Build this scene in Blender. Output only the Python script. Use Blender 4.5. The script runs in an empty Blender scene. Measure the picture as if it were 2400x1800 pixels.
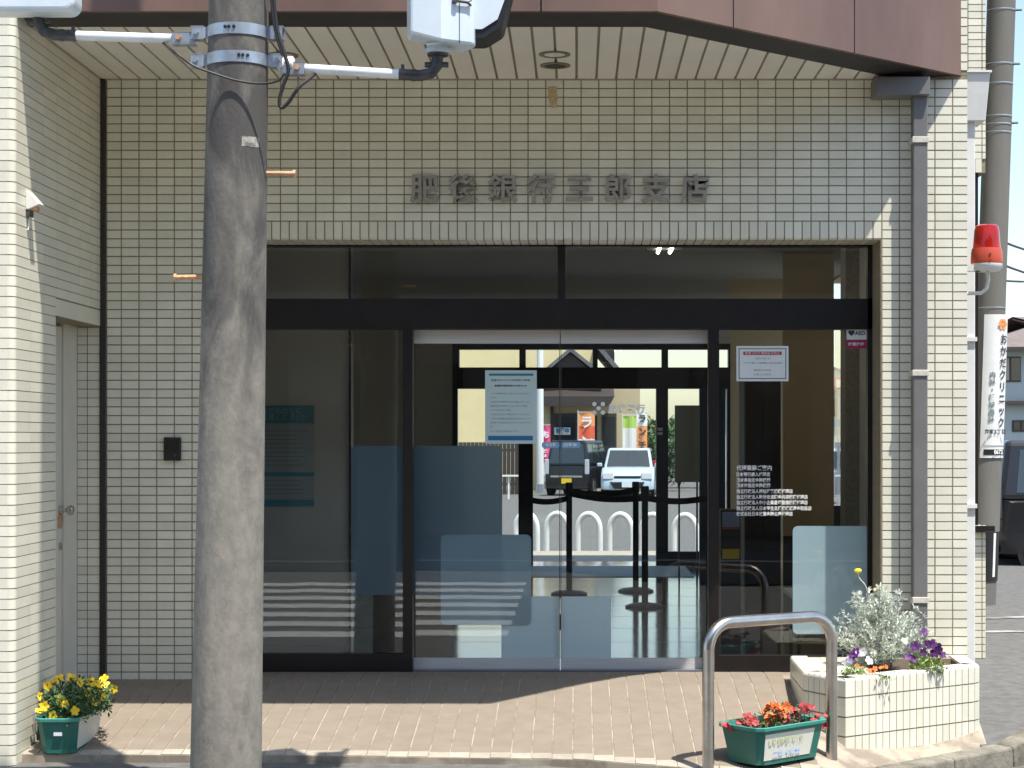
import bpy, bmesh, math, random
from mathutils import Vector, Matrix
R = math.radians
random.seed(7)
sc = bpy.context.scene
C = sc.collection

# ------------------------------------------------------------------ camera, sky, sun, exposure
F, CX, CY, CAMY, H = 4352.0, 1350.0, 1031.0, -10.5, 1.305      # measured on the 2400 x 1800 photograph
cam_d = bpy.data.cameras.new('camera')
cam = bpy.data.objects.new('camera', cam_d); C.objects.link(cam)
cam.location = (0, CAMY, H); cam.rotation_euler = (R(90), 0, 0)
cam_d.sensor_width = 36; cam_d.lens = 36 * F / 2400
cam_d.shift_x = -(CX - 1200) / 2400; cam_d.shift_y = (CY - 900) / 2400
cam_d.clip_start = 0.1; cam_d.clip_end = 3000
sc.camera = cam

SUN = Vector((0.848, -1.03, 3.46)).normalized()                # towards the sun
w = bpy.data.worlds.new('World'); sc.world = w; w.use_nodes = True
nt = w.node_tree; bg = nt.nodes['Background']
sky = nt.nodes.new('ShaderNodeTexSky'); sky.sky_type = 'NISHITA'; sky.sun_disc = False
sky.sun_elevation = math.asin(SUN.z); sky.sun_rotation = math.atan2(SUN.x, SUN.y)
sky.altitude = 20; sky.air_density = 1.15; sky.dust_density = 1.0; sky.ozone_density = 1.0
nt.links.new(sky.outputs[0], bg.inputs[0]); bg.inputs[1].default_value = 0.145
sd = bpy.data.lights.new('sun', 'SUN'); sd.energy = 4.6; sd.angle = R(0.55); sd.color = (1, 0.955, 0.88)
so = bpy.data.objects.new('sun', sd); C.objects.link(so)
so.rotation_euler = SUN.to_track_quat('Z', 'Y').to_euler(); so.location = (6, -8, 20)
sc.view_settings.view_transform = 'Standard'; sc.view_settings.look = 'None'
sc.view_settings.exposure = 0.74; sc.view_settings.gamma = 1; sc.view_settings.use_curve_mapping = False
sc.render.engine = 'CYCLES'
sc.cycles.use_denoising = True
sc.cycles.max_bounces = 10; sc.cycles.transparent_max_bounces = 24; sc.cycles.diffuse_bounces = 5
sc.cycles.glossy_bounces = 5; sc.cycles.transmission_bounces = 8
sc.cycles.sample_clamp_indirect = 6; sc.cycles.caustics_reflective = False; sc.cycles.caustics_refractive = False

# ------------------------------------------------------------------ helpers
def S(Y): return F / (Y - CAMY)
def W(x, y, Y):                                     # photo pixel + depth -> world
    s = S(Y); return Vector(((x - CX) / s, Y, H - (y - CY) / s))
def Xat(x, Y): return (x - CX) / S(Y)
def Zat(y, Y): return H - (y - CY) / S(Y)
def ss(x, a, b):
    t = max(0, min(1, (x - a) / (b - a))); return t * t * (3 - 2 * t)
def lerp_tab(tab, x):
    if x <= tab[0][0]: return tab[0][1]
    for (a, va), (b, vb) in zip(tab, tab[1:]):
        if x <= b: return va + (vb - va) * (x - a) / (b - a)
    return tab[-1][1]

M = {}
def mat(name, col, rough=0.6, metal=0.0, col2=None, nscale=8.0, ndet=4.0, bump=0.0, bscale=None, spec=0.5,
        rnd=0.0, objrnd=0.0, stretch=None, emit=None, estr=0.0, coat=0.0, lo=0.35, hi=0.65, rcol=None):
    m = bpy.data.materials.new(name); m.use_nodes = True; M[name] = m
    n, l = m.node_tree.nodes, m.node_tree.links
    b = n['Principled BSDF']
    b.inputs['Roughness'].default_value = rough; b.inputs['Metallic'].default_value = metal
    b.inputs['Specular IOR Level'].default_value = spec; b.inputs['Coat Weight'].default_value = coat
    b.inputs['Base Color'].default_value = (*col, 1)
    if emit: b.inputs['Emission Color'].default_value = (*emit, 1); b.inputs['Emission Strength'].default_value = estr
    out = None; vec = None
    if col2 or bump:
        g = n.new('ShaderNodeNewGeometry'); vec = g.outputs['Position']
        if stretch:
            mp = n.new('ShaderNodeMapping'); mp.inputs['Scale'].default_value = stretch
            l.new(vec, mp.inputs['Vector']); vec = mp.outputs[0]
    if col2:
        t = n.new('ShaderNodeTexNoise'); t.inputs['Scale'].default_value = nscale; t.inputs['Detail'].default_value = ndet
        t.inputs['Roughness'].default_value = 0.62
        l.new(vec, t.inputs['Vector'])
        rp = n.new('ShaderNodeValToRGB'); rp.color_ramp.elements[0].position = lo; rp.color_ramp.elements[1].position = hi
        rp.color_ramp.elements[0].color = (*col, 1); rp.color_ramp.elements[1].color = (*col2, 1)
        l.new(t.outputs['Fac'], rp.inputs['Fac']); out = rp.outputs['Color']
    def scaled(out, facout, amt):
        ma = n.new('ShaderNodeMath'); ma.operation = 'MULTIPLY_ADD'; ma.inputs[1].default_value = 2 * amt; ma.inputs[2].default_value = 1 - amt
        l.new(facout, ma.inputs[0])
        mx = n.new('ShaderNodeVectorMath'); mx.operation = 'SCALE'
        if out: l.new(out, mx.inputs[0])
        else: mx.inputs[0].default_value = col
        l.new(ma.outputs[0], mx.inputs['Scale']); return mx.outputs[0]
    if rnd:
        a = n.new('ShaderNodeAttribute'); a.attribute_name = 'rnd'; out = scaled(out, a.outputs['Fac'], rnd)
    if objrnd:
        a = n.new('ShaderNodeObjectInfo'); out = scaled(out, a.outputs['Random'], objrnd)
    if out: l.new(out, b.inputs['Base Color'])
    if bump:
        t = n.new('ShaderNodeTexNoise'); t.inputs['Scale'].default_value = bscale or nscale * 4; t.inputs['Detail'].default_value = 5
        l.new(vec, t.inputs['Vector'])
        bp = n.new('ShaderNodeBump'); bp.inputs['Strength'].default_value = bump; bp.inputs['Distance'].default_value = 0.01
        l.new(t.outputs['Fac'], bp.inputs['Height']); l.new(bp.outputs[0], b.inputs['Normal'])
    return m

def glass_mat(name, tint, boost=1.0, wave=0.0):
    m = bpy.data.materials.new(name); m.use_nodes = True; M[name] = m
    n, l = m.node_tree.nodes, m.node_tree.links
    n.remove(n['Principled BSDF'])
    tr = n.new('ShaderNodeBsdfTransparent'); tr.inputs[0].default_value = (*tint, 1)
    gl = n.new('ShaderNodeBsdfGlossy'); gl.inputs['Roughness'].default_value = 0.0; gl.inputs[0].default_value = (1, 1, 1, 1)
    fr = n.new('ShaderNodeFresnel'); ge = n.new('ShaderNodeNewGeometry')      # thin sheet: same reflectance from both sides
    io = n.new('ShaderNodeMath'); io.operation = 'MULTIPLY_ADD'; io.inputs[1].default_value = 1/1.5-1.5; io.inputs[2].default_value = 1.5
    l.new(ge.outputs['Backfacing'], io.inputs[0]); l.new(io.outputs[0], fr.inputs[0])
    mu = n.new('ShaderNodeMath'); mu.operation = 'MULTIPLY'; mu.inputs[1].default_value = boost; mu.use_clamp = True
    mx = n.new('ShaderNodeMixShader')
    l.new(fr.outputs[0], mu.inputs[0]); l.new(mu.outputs[0], mx.inputs[0]); l.new(tr.outputs[0], mx.inputs[1]); l.new(gl.outputs[0], mx.inputs[2])
    if wave:
        g = n.new('ShaderNodeNewGeometry'); t = n.new('ShaderNodeTexNoise'); t.inputs['Scale'].default_value = 1.7; t.inputs['Detail'].default_value = 1
        bp = n.new('ShaderNodeBump'); bp.inputs['Strength'].default_value = 1; bp.inputs['Distance'].default_value = wave
        l.new(g.outputs['Position'], t.inputs['Vector']); l.new(t.outputs['Fac'], bp.inputs['Height']); l.new(bp.outputs[0], gl.inputs['Normal'])
    l.new(mx.outputs[0], n['Material Output'].inputs[0]); return m

def film_mat(name, col, fac, rough):
    m = bpy.data.materials.new(name); m.use_nodes = True; M[name] = m
    n, l = m.node_tree.nodes, m.node_tree.links
    n.remove(n['Principled BSDF'])
    df = n.new('ShaderNodeBsdfDiffuse'); df.inputs[0].default_value = (*col, 1)
    tl = n.new('ShaderNodeBsdfTranslucent'); tl.inputs[0].default_value = (*col, 1)
    rf = n.new('ShaderNodeBsdfRefraction'); rf.inputs['Roughness'].default_value = rough; rf.inputs['IOR'].default_value = 1.12
    rf.inputs[0].default_value = (0.78, 0.88, 0.92, 1)
    m1 = n.new('ShaderNodeMixShader'); m1.inputs[0].default_value = 0.25
    m2 = n.new('ShaderNodeMixShader'); m2.inputs[0].default_value = fac
    l.new(df.outputs[0], m1.inputs[1]); l.new(tl.outputs[0], m1.inputs[2])
    l.new(m1.outputs[0], m2.inputs[1]); l.new(rf.outputs[0], m2.inputs[2])
    l.new(m2.outputs[0], n['Material Output'].inputs[0]); return m

class MB:
    def __init__(s): s.v = []; s.f = []; s.r = []
    def quad(s, a, b, c, d, r=0.5):
        i = len(s.v); s.v += [tuple(a), tuple(b), tuple(c), tuple(d)]; s.f.append((i, i+1, i+2, i+3)); s.r.append(r); return s
    def poly(s, pts, r=0.5):
        i = len(s.v); s.v += [tuple(p) for p in pts]; s.f.append(tuple(range(i, i+len(pts)))); s.r.append(r); return s
    def box(s, x0, x1, y0, y1, z0, z1, r=0.5):
        i = len(s.v)
        s.v += [(x0,y0,z0),(x1,y0,z0),(x1,y1,z0),(x0,y1,z0),(x0,y0,z1),(x1,y0,z1),(x1,y1,z1),(x0,y1,z1)]
        for f in ((0,3,2,1),(4,5,6,7),(0,1,5,4),(1,2,6,5),(2,3,7,6),(3,0,4,7)):
            s.f.append(tuple(i+k for k in f)); s.r.append(r)
        return s
    def hexa(s, P, r=0.5):                      # 8 points, bottom 4 then top 4
        i = len(s.v); s.v += [tuple(p) for p in P]
        for f in ((0,3,2,1),(4,5,6,7),(0,1,5,4),(1,2,6,5),(2,3,7,6),(3,0,4,7)):
            s.f.append(tuple(i+k for k in f)); s.r.append(r)
        return s
    def prism(s, poly, z0, z1, r=0.5):          # plan polygon ccw
        n = len(poly); i = len(s.v)
        s.v += [(p[0], p[1], z0) for p in poly] + [(p[0], p[1], z1) for p in poly]
        s.f.append(tuple(i+k for k in reversed(range(n)))); s.f.append(tuple(i+n+k for k in range(n)))
        for k in range(n): s.f.append((i+k, i+(k+1) % n, i+n+(k+1) % n, i+n+k))
        s.r += [r] * (n+2); return s
    def extr(s, poly, d, r=0.5):                # polygon (3D points) extruded by vector d
        n = len(poly); i = len(s.v); d = Vector(d)
        s.v += [tuple(p) for p in poly] + [tuple(Vector(p)+d) for p in poly]
        s.f.append(tuple(i+k for k in reversed(range(n)))); s.f.append(tuple(i+n+k for k in range(n)))
        for k in range(n): s.f.append((i+k, i+(k+1) % n, i+n+(k+1) % n, i+n+k))
        s.r += [r] * (n+2); return s
    def tube(s, pts, rad, n=10, cap=True, r=0.5):
        pts = [Vector(p) for p in pts]; rads = rad if isinstance(rad, (list, tuple)) else [rad]*len(pts)
        rings = []; up = None
        for k, p in enumerate(pts):
            t = (pts[min(k+1, len(pts)-1)] - pts[max(k-1, 0)]).normalized()
            if up is None:
                up = Vector((0,0,1)) if abs(t.z) < 0.9 else Vector((1,0,0))
            a = t.cross(up)
            if a.length < 1e-4: a = t.cross(Vector((0,1,0)))
            a.normalize(); b = a.cross(t).normalized(); up = b
            i = len(s.v)
            for q in range(n):
                an = 2*math.pi*q/n; s.v.append(tuple(p + (a*math.cos(an) + b*math.sin(an))*rads[k]))
            rings.append(i)
        for k in range(len(rings)-1):
            A, B = rings[k], rings[k+1]
            for q in range(n):
                s.f.append((A+q, A+(q+1) % n, B+(q+1) % n, B+q)); s.r.append(r)
        if cap:
            s.f.append(tuple(rings[0]+q for q in reversed(range(n)))); s.r.append(r)
            s.f.append(tuple(rings[-1]+q for q in range(n))); s.r.append(r)
        return s
    def lathe(s, c, prof, n=20, r=0.5, cap=True):         # prof: list of (radius, z) about vertical axis
        c = Vector(c); rings = []
        for rad, z in prof:
            i = len(s.v)
            for q in range(n):
                a = 2*math.pi*q/n; s.v.append((c.x+rad*math.cos(a), c.y+rad*math.sin(a), c.z+z))
            rings.append(i)
        for A, B in zip(rings, rings[1:]):
            for q in range(n): s.f.append((A+q, A+(q+1) % n, B+(q+1) % n, B+q)); s.r.append(r)
        if cap:
            s.f.append(tuple(rings[0]+q for q in reversed(range(n)))); s.r.append(r)
            s.f.append(tuple(rings[-1]+q for q in range(n))); s.r.append(r)
        return s
    def mesh(s, name, material=None, smooth=False):
        me = bpy.data.meshes.new(name); me.from_pydata(s.v, [], s.f)
        a = me.attributes.new('rnd', 'FLOAT', 'FACE'); a.data.foreach_set('value', s.r)
        if material: me.materials.append(M[material])
        if smooth:
            me.polygons.foreach_set('use_smooth', [True]*len(s.f))
        me.update(); return me
    def build(s, name, material, parent=None, smooth=False, bevel=0.0, seg=2):
        o = bpy.data.objects.new(name, s.mesh(name, material, smooth)); C.objects.link(o)
        if smooth or bevel:
            bm = bmesh.new(); bm.from_mesh(o.data); bmesh.ops.remove_doubles(bm, verts=bm.verts, dist=1e-5)
            bmesh.ops.recalc_face_normals(bm, faces=bm.faces); bm.to_mesh(o.data); bm.free()
        if bevel:
            b = o.modifiers.new('bevel', 'BEVEL'); b.width = bevel; b.segments = seg; b.limit_method = 'ANGLE'; b.angle_limit = R(40)
        if smooth:
            o.data.set_sharp_from_angle(angle=R(42))
        attach(o, parent); return o

ROOTW = {}
def attach(o, parent):
    if parent is None: return
    o.parent = parent
    o.matrix_parent_inverse = Matrix.Translation(-wloc(parent))
def wloc(o):                                        # all parents are unrotated; world location of parent
    if o.parent is None: return Vector(o.location)
    return Vector(o.location)                       # children are given in world coordinates
def thing(name, label, cat, loc, group=None):
    o = bpy.data.objects.new(name, None); C.objects.link(o); o.location = loc
    o.empty_display_size = 0.1
    o['label'] = label; o['category'] = cat
    if group: o['group'] = group
    return o
def tag(o, label, cat, group=None):
    o['label'] = label; o['category'] = cat
    if group: o['group'] = group
    return o
def struct(o): o['kind'] = 'structure'; return o
def stuff(o): o['kind'] = 'stuff'; return o
def inst(name, me, loc, parent, rot=None):
    o = bpy.data.objects.new(name, me); C.objects.link(o); o.location = loc
    if rot: o.rotation_euler = rot
    attach(o, parent); return o

def text_mesh(body, size, extrude=0.0, offset=0.0, align='LEFT', spacing=1.0, line=1.0, width=None):
    cu = bpy.data.curves.new('text', 'FONT'); cu.body = body; cu.size = size; cu.extrude = extrude; cu.offset = offset
    cu.align_x = align; cu.align_y = 'CENTER'; cu.space_character = spacing; cu.space_line = line; cu.resolution_u = 3
    o = bpy.data.objects.new('text', cu); C.objects.link(o)
    dg = bpy.context.evaluated_depsgraph_get(); dg.update()
    me = bpy.data.meshes.new_from_object(o.evaluated_get(dg))
    bpy.data.objects.remove(o); bpy.data.curves.remove(cu)
    if width and len(me.vertices):
        xs = [v.co.x for v in me.vertices]; w0 = max(xs) - min(xs); k = width / w0
        mn = min(xs) if align == 'LEFT' else 0
        for v in me.vertices: v.co.x = (v.co.x - mn) * k
    return me
def text_obj(name, body, size, loc, material, parent=None, rot=(R(90), 0, 0), **kw):
    me = text_mesh(body, size, **kw); me.materials.clear(); me.materials.append(M[material]); me.name = name
    o = bpy.data.objects.new(name, me); C.objects.link(o); o.location = loc; o.rotation_euler = rot
    attach(o, parent); return o

# ------------------------------------------------------------------ materials
mat('tile', (0.79, 0.765, 0.64), 0.30, col2=(0.735, 0.71, 0.585), nscale=5, rnd=0.06, bump=0.05, bscale=90)
mat('grout', (0.225, 0.19, 0.125), 0.9, col2=(0.29, 0.25, 0.17), nscale=30)
mat('grout_light', (0.22, 0.20, 0.14), 0.9, col2=(0.30, 0.27, 0.19), nscale=30)
mat('joint_strip', (0.035, 0.028, 0.026), 0.7)
mat('soffit', (0.82, 0.79, 0.71), 0.55, col2=(0.78, 0.75, 0.67), nscale=3, rnd=0.04)
mat('soffit_groove', (0.36, 0.33, 0.26), 0.8)
mat('fascia', (0.135, 0.079, 0.064), 0.46, col2=(0.20, 0.121, 0.092), nscale=1.6, ndet=6, stretch=(1, 1, 0.35), bump=0.02, bscale=3)
mat('fascia_under', (0.022, 0.019, 0.022), 0.55, col2=(0.04, 0.034, 0.03), nscale=6)
mat('frame', (0.016, 0.013, 0.013), 0.4, metal=0.3, col2=(0.022, 0.017, 0.016), nscale=9)
mat('alu', (0.56, 0.55, 0.53), 0.42, metal=0.15, col2=(0.64, 0.63, 0.61), nscale=20, stretch=(0.2, 1, 6))
mat('steel', (0.62, 0.585, 0.54), 0.27, metal=1.0, col2=(0.52, 0.48, 0.43), nscale=14)
mat('galv', (0.56, 0.60, 0.64), 0.38, metal=0.75, col2=(0.42, 0.46, 0.52), nscale=16)
mat('white_pipe', (0.74, 0.78, 0.80), 0.35, col2=(0.50, 0.55, 0.58), nscale=9, lo=0.5, hi=0.8)
mat('dark_metal', (0.055, 0.055, 0.06), 0.5, metal=0.5, col2=(0.10, 0.10, 0.105), nscale=25)
mat('signal', (0.60, 0.68, 0.74), 0.38, col2=(0.68, 0.75, 0.80), nscale=4)
mat('black', (0.012, 0.012, 0.013), 0.45)
mat('cable', (0.018, 0.017, 0.017), 0.5)
mat('pipe_grey', (0.150, 0.146, 0.143), 0.45, col2=(0.172, 0.168, 0.164), nscale=6)
mat('bracket', (0.66, 0.62, 0.54), 0.5, col2=(0.50, 0.47, 0.40), nscale=30)
mat('white', (0.80, 0.80, 0.78), 0.4, col2=(0.74, 0.74, 0.72), nscale=10)
mat('white_plastic', (0.78, 0.77, 0.73), 0.35, col2=(0.70, 0.69, 0.65), nscale=20)
m = mat('pole', (0.255, 0.238, 0.20), 0.88, col2=(0.185, 0.172, 0.15), nscale=22, ndet=10, stretch=(1, 1, 0.6), bump=0.22, bscale=70)
_n, _l = m.node_tree.nodes, m.node_tree.links                  # old soot and algae: streaky patches, heavier high up the pole
_g = _n.new('ShaderNodeNewGeometry'); _mp = _n.new('ShaderNodeMapping'); _mp.inputs['Scale'].default_value = (1.0, 1.0, 0.42); _mp.inputs['Location'].default_value = (1.7, 0.4, 2.3)
_l.new(_g.outputs['Position'], _mp.inputs['Vector'])
_t = _n.new('ShaderNodeTexNoise'); _t.inputs['Scale'].default_value = 5.5; _t.inputs['Detail'].default_value = 8; _t.inputs['Roughness'].default_value = .6; _t.inputs['Distortion'].default_value = .6
_l.new(_mp.outputs[0], _t.inputs['Vector'])
_sp = _n.new('ShaderNodeSeparateXYZ'); _l.new(_g.outputs['Position'], _sp.inputs[0])
_mr = _n.new('ShaderNodeMapRange'); _mr.inputs[1].default_value = .4; _mr.inputs[2].default_value = 2.6; _mr.inputs[3].default_value = -.17; _mr.inputs[4].default_value = .10
_l.new(_sp.outputs[2], _mr.inputs[0])
_ad = _n.new('ShaderNodeMath'); _ad.operation = 'ADD'; _l.new(_t.outputs['Fac'], _ad.inputs[0]); _l.new(_mr.outputs[0], _ad.inputs[1])
_rp = _n.new('ShaderNodeValToRGB'); _rp.color_ramp.elements[0].position = .40; _rp.color_ramp.elements[1].position = .66
_l.new(_ad.outputs[0], _rp.inputs['Fac'])
_mx = _n.new('ShaderNodeMix'); _mx.data_type = 'RGBA'; _b = _n['Principled BSDF']; _src = _b.inputs['Base Color'].links[0].from_socket
_l.new(_rp.outputs['Color'], _mx.inputs[0]); _l.new(_src, _mx.inputs[6]); _mx.inputs[7].default_value = (0.075, 0.069, 0.064, 1); _l.new(_mx.outputs[2], _b.inputs['Base Color'])
mat('pole_far', (0.19, 0.182, 0.158), 0.85, col2=(0.145, 0.138, 0.12), nscale=2.5, ndet=6, stretch=(1, 1, 0.3))
mat('paint_worn', (0.40, 0.38, 0.33), 0.9, col2=(0.16, 0.15, 0.13), nscale=28, ndet=8, lo=.42, hi=.60)
mat('rust', (0.50, 0.24, 0.11), 0.7, metal=0.2, col2=(0.62, 0.42, 0.26), nscale=40)
mat('paver', (0.245, 0.202, 0.153), 0.85, col2=(0.215, 0.177, 0.135), nscale=9, ndet=10, rnd=0.03, bump=0.15, bscale=160)
mat('paver_joint', (0.37, 0.32, 0.245), 0.95, col2=(0.225, 0.185, 0.14), nscale=5, lo=0.42, hi=0.58)
mat('border', (0.40, 0.36, 0.29), 0.85, col2=(0.33, 0.295, 0.24), nscale=20, rnd=0.10, bump=0.2, bscale=90)
mat('kerb', (0.27, 0.245, 0.195), 0.9, col2=(0.12, 0.105, 0.08), nscale=7, ndet=9, bump=0.4, bscale=50)
mat('asphalt', (0.10, 0.097, 0.09), 0.9, col2=(0.15, 0.146, 0.136), nscale=11, ndet=12, bump=0.6, bscale=120)
mat('road_paint', (0.74, 0.73, 0.69), 0.75, col2=(0.52, 0.51, 0.48), nscale=9, ndet=8, lo=0.5, hi=0.72)
mat('line_worn', (0.36, 0.355, 0.34), 0.8, col2=(0.13, 0.127, 0.12), nscale=5, ndet=9, lo=.44, hi=.58)
mat('plant_soil', (0.06, 0.042, 0.03), 0.95, col2=(0.11, 0.08, 0.055), nscale=60)
mat('green_box', (0.020, 0.145, 0.115), 0.42, col2=(0.026, 0.165, 0.13), nscale=8)
mat('green_rim', (0.05, 0.26, 0.215), 0.30, col2=(0.06, 0.29, 0.24), nscale=8)
mat('paper_teal', (0.53, 0.66, 0.66), 0.7)
mat('paper', (0.72, 0.76, 0.76), 0.7)
mat('label_paper', (0.62, 0.63, 0.55), 0.7, col2=(0.66, 0.64, 0.58), nscale=12)
mat('ink', (0.05, 0.06, 0.065), 0.8)
mat('ink_grey', (0.20, 0.25, 0.26), 0.8)
mat('ink_red', (0.40, 0.03, 0.04), 0.7)
mat('ink_blue', (0.015, 0.16, 0.34), 0.7)
mat('ink_teal', (0.05, 0.22, 0.28), 0.7)
mat('ink_magenta', (0.36, 0.015, 0.09), 0.6)
mat('ink_green', (0.36, 0.42, 0.20), 0.8)
mat('ink_paleblue', (0.32, 0.42, 0.62), 0.8)
mat('letter_white', (0.82, 0.82, 0.80), 0.5)
film_mat('vinyl', (0.85, 0.87, 0.88), 0.02, .5); M['vinyl'].node_tree.nodes['Mix Shader'].inputs[0].default_value = .55
mat('vinyl_blue', (0.20, 0.42, 0.66), 0.5)
mat('letter_metal', (0.40, 0.375, 0.335), 0.45, metal=0.1, col2=(0.30, 0.275, 0.24), nscale=25)
m = mat('red_glass', (0.72, 0.025, 0.015), 0.08, spec=0.7, coat=0.6); m.node_tree.nodes['Principled BSDF'].inputs['Transmission Weight'].default_value = .55; m.node_tree.nodes['Principled BSDF'].inputs['IOR'].default_value = 1.25
mat('red_base', (0.52, 0.075, 0.035), 0.35)
mat('door_paint', (0.68, 0.645, 0.56), 0.45, col2=(0.63, 0.60, 0.52), nscale=5)
mat('tape', (0.52, 0.36, 0.14), 0.7, col2=(0.58, 0.50, 0.34), nscale=60)
mat('lamp_ring', (0.20, 0.18, 0.13), 0.4, metal=0.4)
mat('lamp_white', (0.76, 0.74, 0.66), 0.4)
mat('lamp_hole', (0.03, 0.027, 0.02), 0.6)
mat('tube_on', (1, 1, 1), 0.4, emit=(1, 0.95, 0.85), estr=9)
mat('int_floor', (0.115, 0.115, 0.13), 0.10, col2=(0.155, 0.155, 0.17), nscale=3, bump=0.10, bscale=5)
mat('int_wall', (0.52, 0.48, 0.40), 0.8, col2=(0.49, 0.45, 0.375), nscale=3)
mat('int_beige', (0.60, 0.46, 0.26), 0.75, col2=(0.56, 0.43, 0.24), nscale=2)
mat('int_dark', (0.06, 0.055, 0.05), 0.6)
mat('int_ceiling', (0.50, 0.48, 0.42), 0.85, col2=(0.46, 0.44, 0.39), nscale=10)
mat('int_board', (0.33, 0.36, 0.33), 0.6)
mat('int_blue', (0.035, 0.07, 0.12), 0.6)
mat('house_yellow', (0.80, 0.67, 0.38), 0.85, col2=(0.76, 0.63, 0.35), nscale=2)
mat('house_beige', (0.54, 0.44, 0.27), 0.85)
mat('roof_tile', (0.10, 0.105, 0.115), 0.6, col2=(0.15, 0.155, 0.165), nscale=3)
mat('roof_brown', (0.15, 0.12, 0.105), 0.7, col2=(0.19, 0.155, 0.14), nscale=2)
mat('siding', (0.42, 0.47, 0.47), 0.8, col2=(0.38, 0.43, 0.43), nscale=1, bump=0.1)
mat('wood_dark', (0.045, 0.035, 0.03), 0.6)
mat('win_dark', (0.02, 0.025, 0.03), 0.06, spec=0.8)
mat('curtain', (0.42, 0.33, 0.27), 0.9)
mat('paint_black', (0.010, 0.010, 0.011), 0.34, coat=0.25)
mat('paint_white', (0.46, 0.54, 0.61), 0.22, coat=0.6)
mat('paint_navy', (0.012, 0.012, 0.015), 0.3, coat=0.35)
mat('paint_silver', (0.45, 0.48, 0.52), 0.25, metal=0.5, coat=0.5)
mat('car_glass', (0.03, 0.04, 0.045), 0.05, spec=0.9)
mat('tyre', (0.018, 0.018, 0.018), 0.85)
mat('rim', (0.55, 0.56, 0.58), 0.3, metal=0.8)
mat('tail_red', (0.5, 0.02, 0.015), 0.2)
mat('lamp_clear', (0.50, 0.52, 0.55), 0.12)
mat('plate_yellow', (0.80, 0.56, 0.03), 0.5)
mat('guard_white', (0.80, 0.80, 0.78), 0.45)
mat('flag_pink', (0.75, 0.08, 0.22), 0.8); mat('flag_red', (0.72, 0.13, 0.06), 0.8); mat('flag_orange', (0.80, 0.33, 0.12), 0.8)
mat('flag_white', (0.78, 0.78, 0.74), 0.8); mat('flag_green', (0.42, 0.62, 0.12), 0.8)
mat('opp_wall', (0.20, 0.17, 0.145), 0.8, col2=(0.17, 0.145, 0.125), nscale=2)
mat('opp_trim', (0.30, 0.29, 0.27), 0.7)
mat('leaf_silver', (0.68, 0.72, 0.64), 0.8, rnd=0.22)
mat('leaf_green', (0.055, 0.12, 0.035), 0.6, rnd=0.45)
mat('leaf_lime', (0.20, 0.30, 0.07), 0.6, rnd=0.35)
mat('leaf_dark', (0.035, 0.075, 0.035), 0.6, rnd=0.4)
mat('bark', (0.16, 0.12, 0.09), 0.9)
mat('pet_yellow', (0.85, 0.60, 0.025), 0.6, rnd=0.2)
mat('pet_purple', (0.085, 0.010, 0.12), 0.6, rnd=0.3)
mat('pet_lilac', (0.40, 0.30, 0.62), 0.6, rnd=0.3)
mat('pet_white', (0.78, 0.76, 0.78), 0.6, rnd=0.1)
mat('pet_orange', (0.72, 0.17, 0.035), 0.6, rnd=0.35)
mat('pet_red', (0.42, 0.045, 0.05), 0.6, rnd=0.35)
mat('pet_heart', (0.10, 0.035, 0.02), 0.7)
glass_mat('glass', (0.97, 0.985, 0.98), 1.1, wave=0.0004)
glass_mat('glass_rear', (0.975, 0.99, 0.985), 0.7)
film_mat('film', (0.15, 0.235, 0.315), 0.36, 0.5)
film_mat('film_mid', (0.36, 0.52, 0.62), 0.28, 0.5)
film_mat('film_dense', (0.74, 0.92, 0.99), 0.16, 0.5)

# ------------------------------------------------------------------ ground
SL = [(-3, .120), (0.5, .125), (1.0, .145), (1.27, .165), (1.39, .22), (2.17, .50), (2.6, .60)]
def gz(X, Y): return -0.045 + min(Y, 0) * lerp_tab(SL, X)
KERB = [(-3.4, -1.49), (-1.5, -1.49), (0.0, -1.55), (0.6, -1.70), (1.0, -1.72), (1.47, -1.32), (2.6, -0.28), (4.2, 1.19)]
def kerbY(X): return lerp_tab(KERB, X)
def zr(X, Y):
    z = -0.262 - 0.16 * ss(X, -0.3, 1.4) * ss(-Y, -2.6, 0.3) * ss(9 - X, 0, 4)
    if Y > 12: z -= min(Y - 12, 60) * 0.0055
    return z
def axis(vals):
    out = []
    for a, b, n in vals: out += [a + (b - a) * i / n for i in range(n)]
    return out + [vals[-1][1]]
xs = axis([(-900, -60, 4), (-60, -6, 6), (-6, 6, 40), (6, 14, 8), (14, 60, 5), (60, 900, 4)])
ys = axis([(-900, -40, 4), (-40, -4, 8), (-4, 4, 36), (4, 75, 24), (75, 900, 5)])
b = MB()
for i in range(len(xs)-1):
    for j in range(len(ys)-1):
        b.quad(*[(x, y, zr(x, y)) for x, y in ((xs[i], ys[j]), (xs[i+1], ys[j]), (xs[i+1], ys[j+1]), (xs[i], ys[j+1]))])
struct(b.build('road', 'asphalt', smooth=True))

# sidewalk: bedding sheet in joint colour, paving units on top
b = MB()
xs = [-3.0 + 0.1*i for i in range(53)]
for i in range(len(xs)-1):
    for j in range(10):
        P = []
        for (xx, t) in ((xs[i], j/10), (xs[i+1], j/10), (xs[i+1], (j+1)/10), (xs[i], (j+1)/10)):
            k0 = kerbY(xx); yy = k0 + (0.30 - k0) * t; P.append((xx, yy, gz(xx, yy)))
        b.quad(*P)
    # skirt towards the road
    b.quad((xs[i], kerbY(xs[i]), gz(xs[i], kerbY(xs[i]))-0.25), (xs[i+1], kerbY(xs[i+1]), gz(xs[i+1], kerbY(xs[i+1]))-0.25),
           (xs[i+1], kerbY(xs[i+1]), gz(xs[i+1], kerbY(xs[i+1]))), (xs[i], kerbY(xs[i]), gz(xs[i], kerbY(xs[i]))))
sidewalk = struct(b.build('sidewalk', 'paver_joint'))

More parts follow.
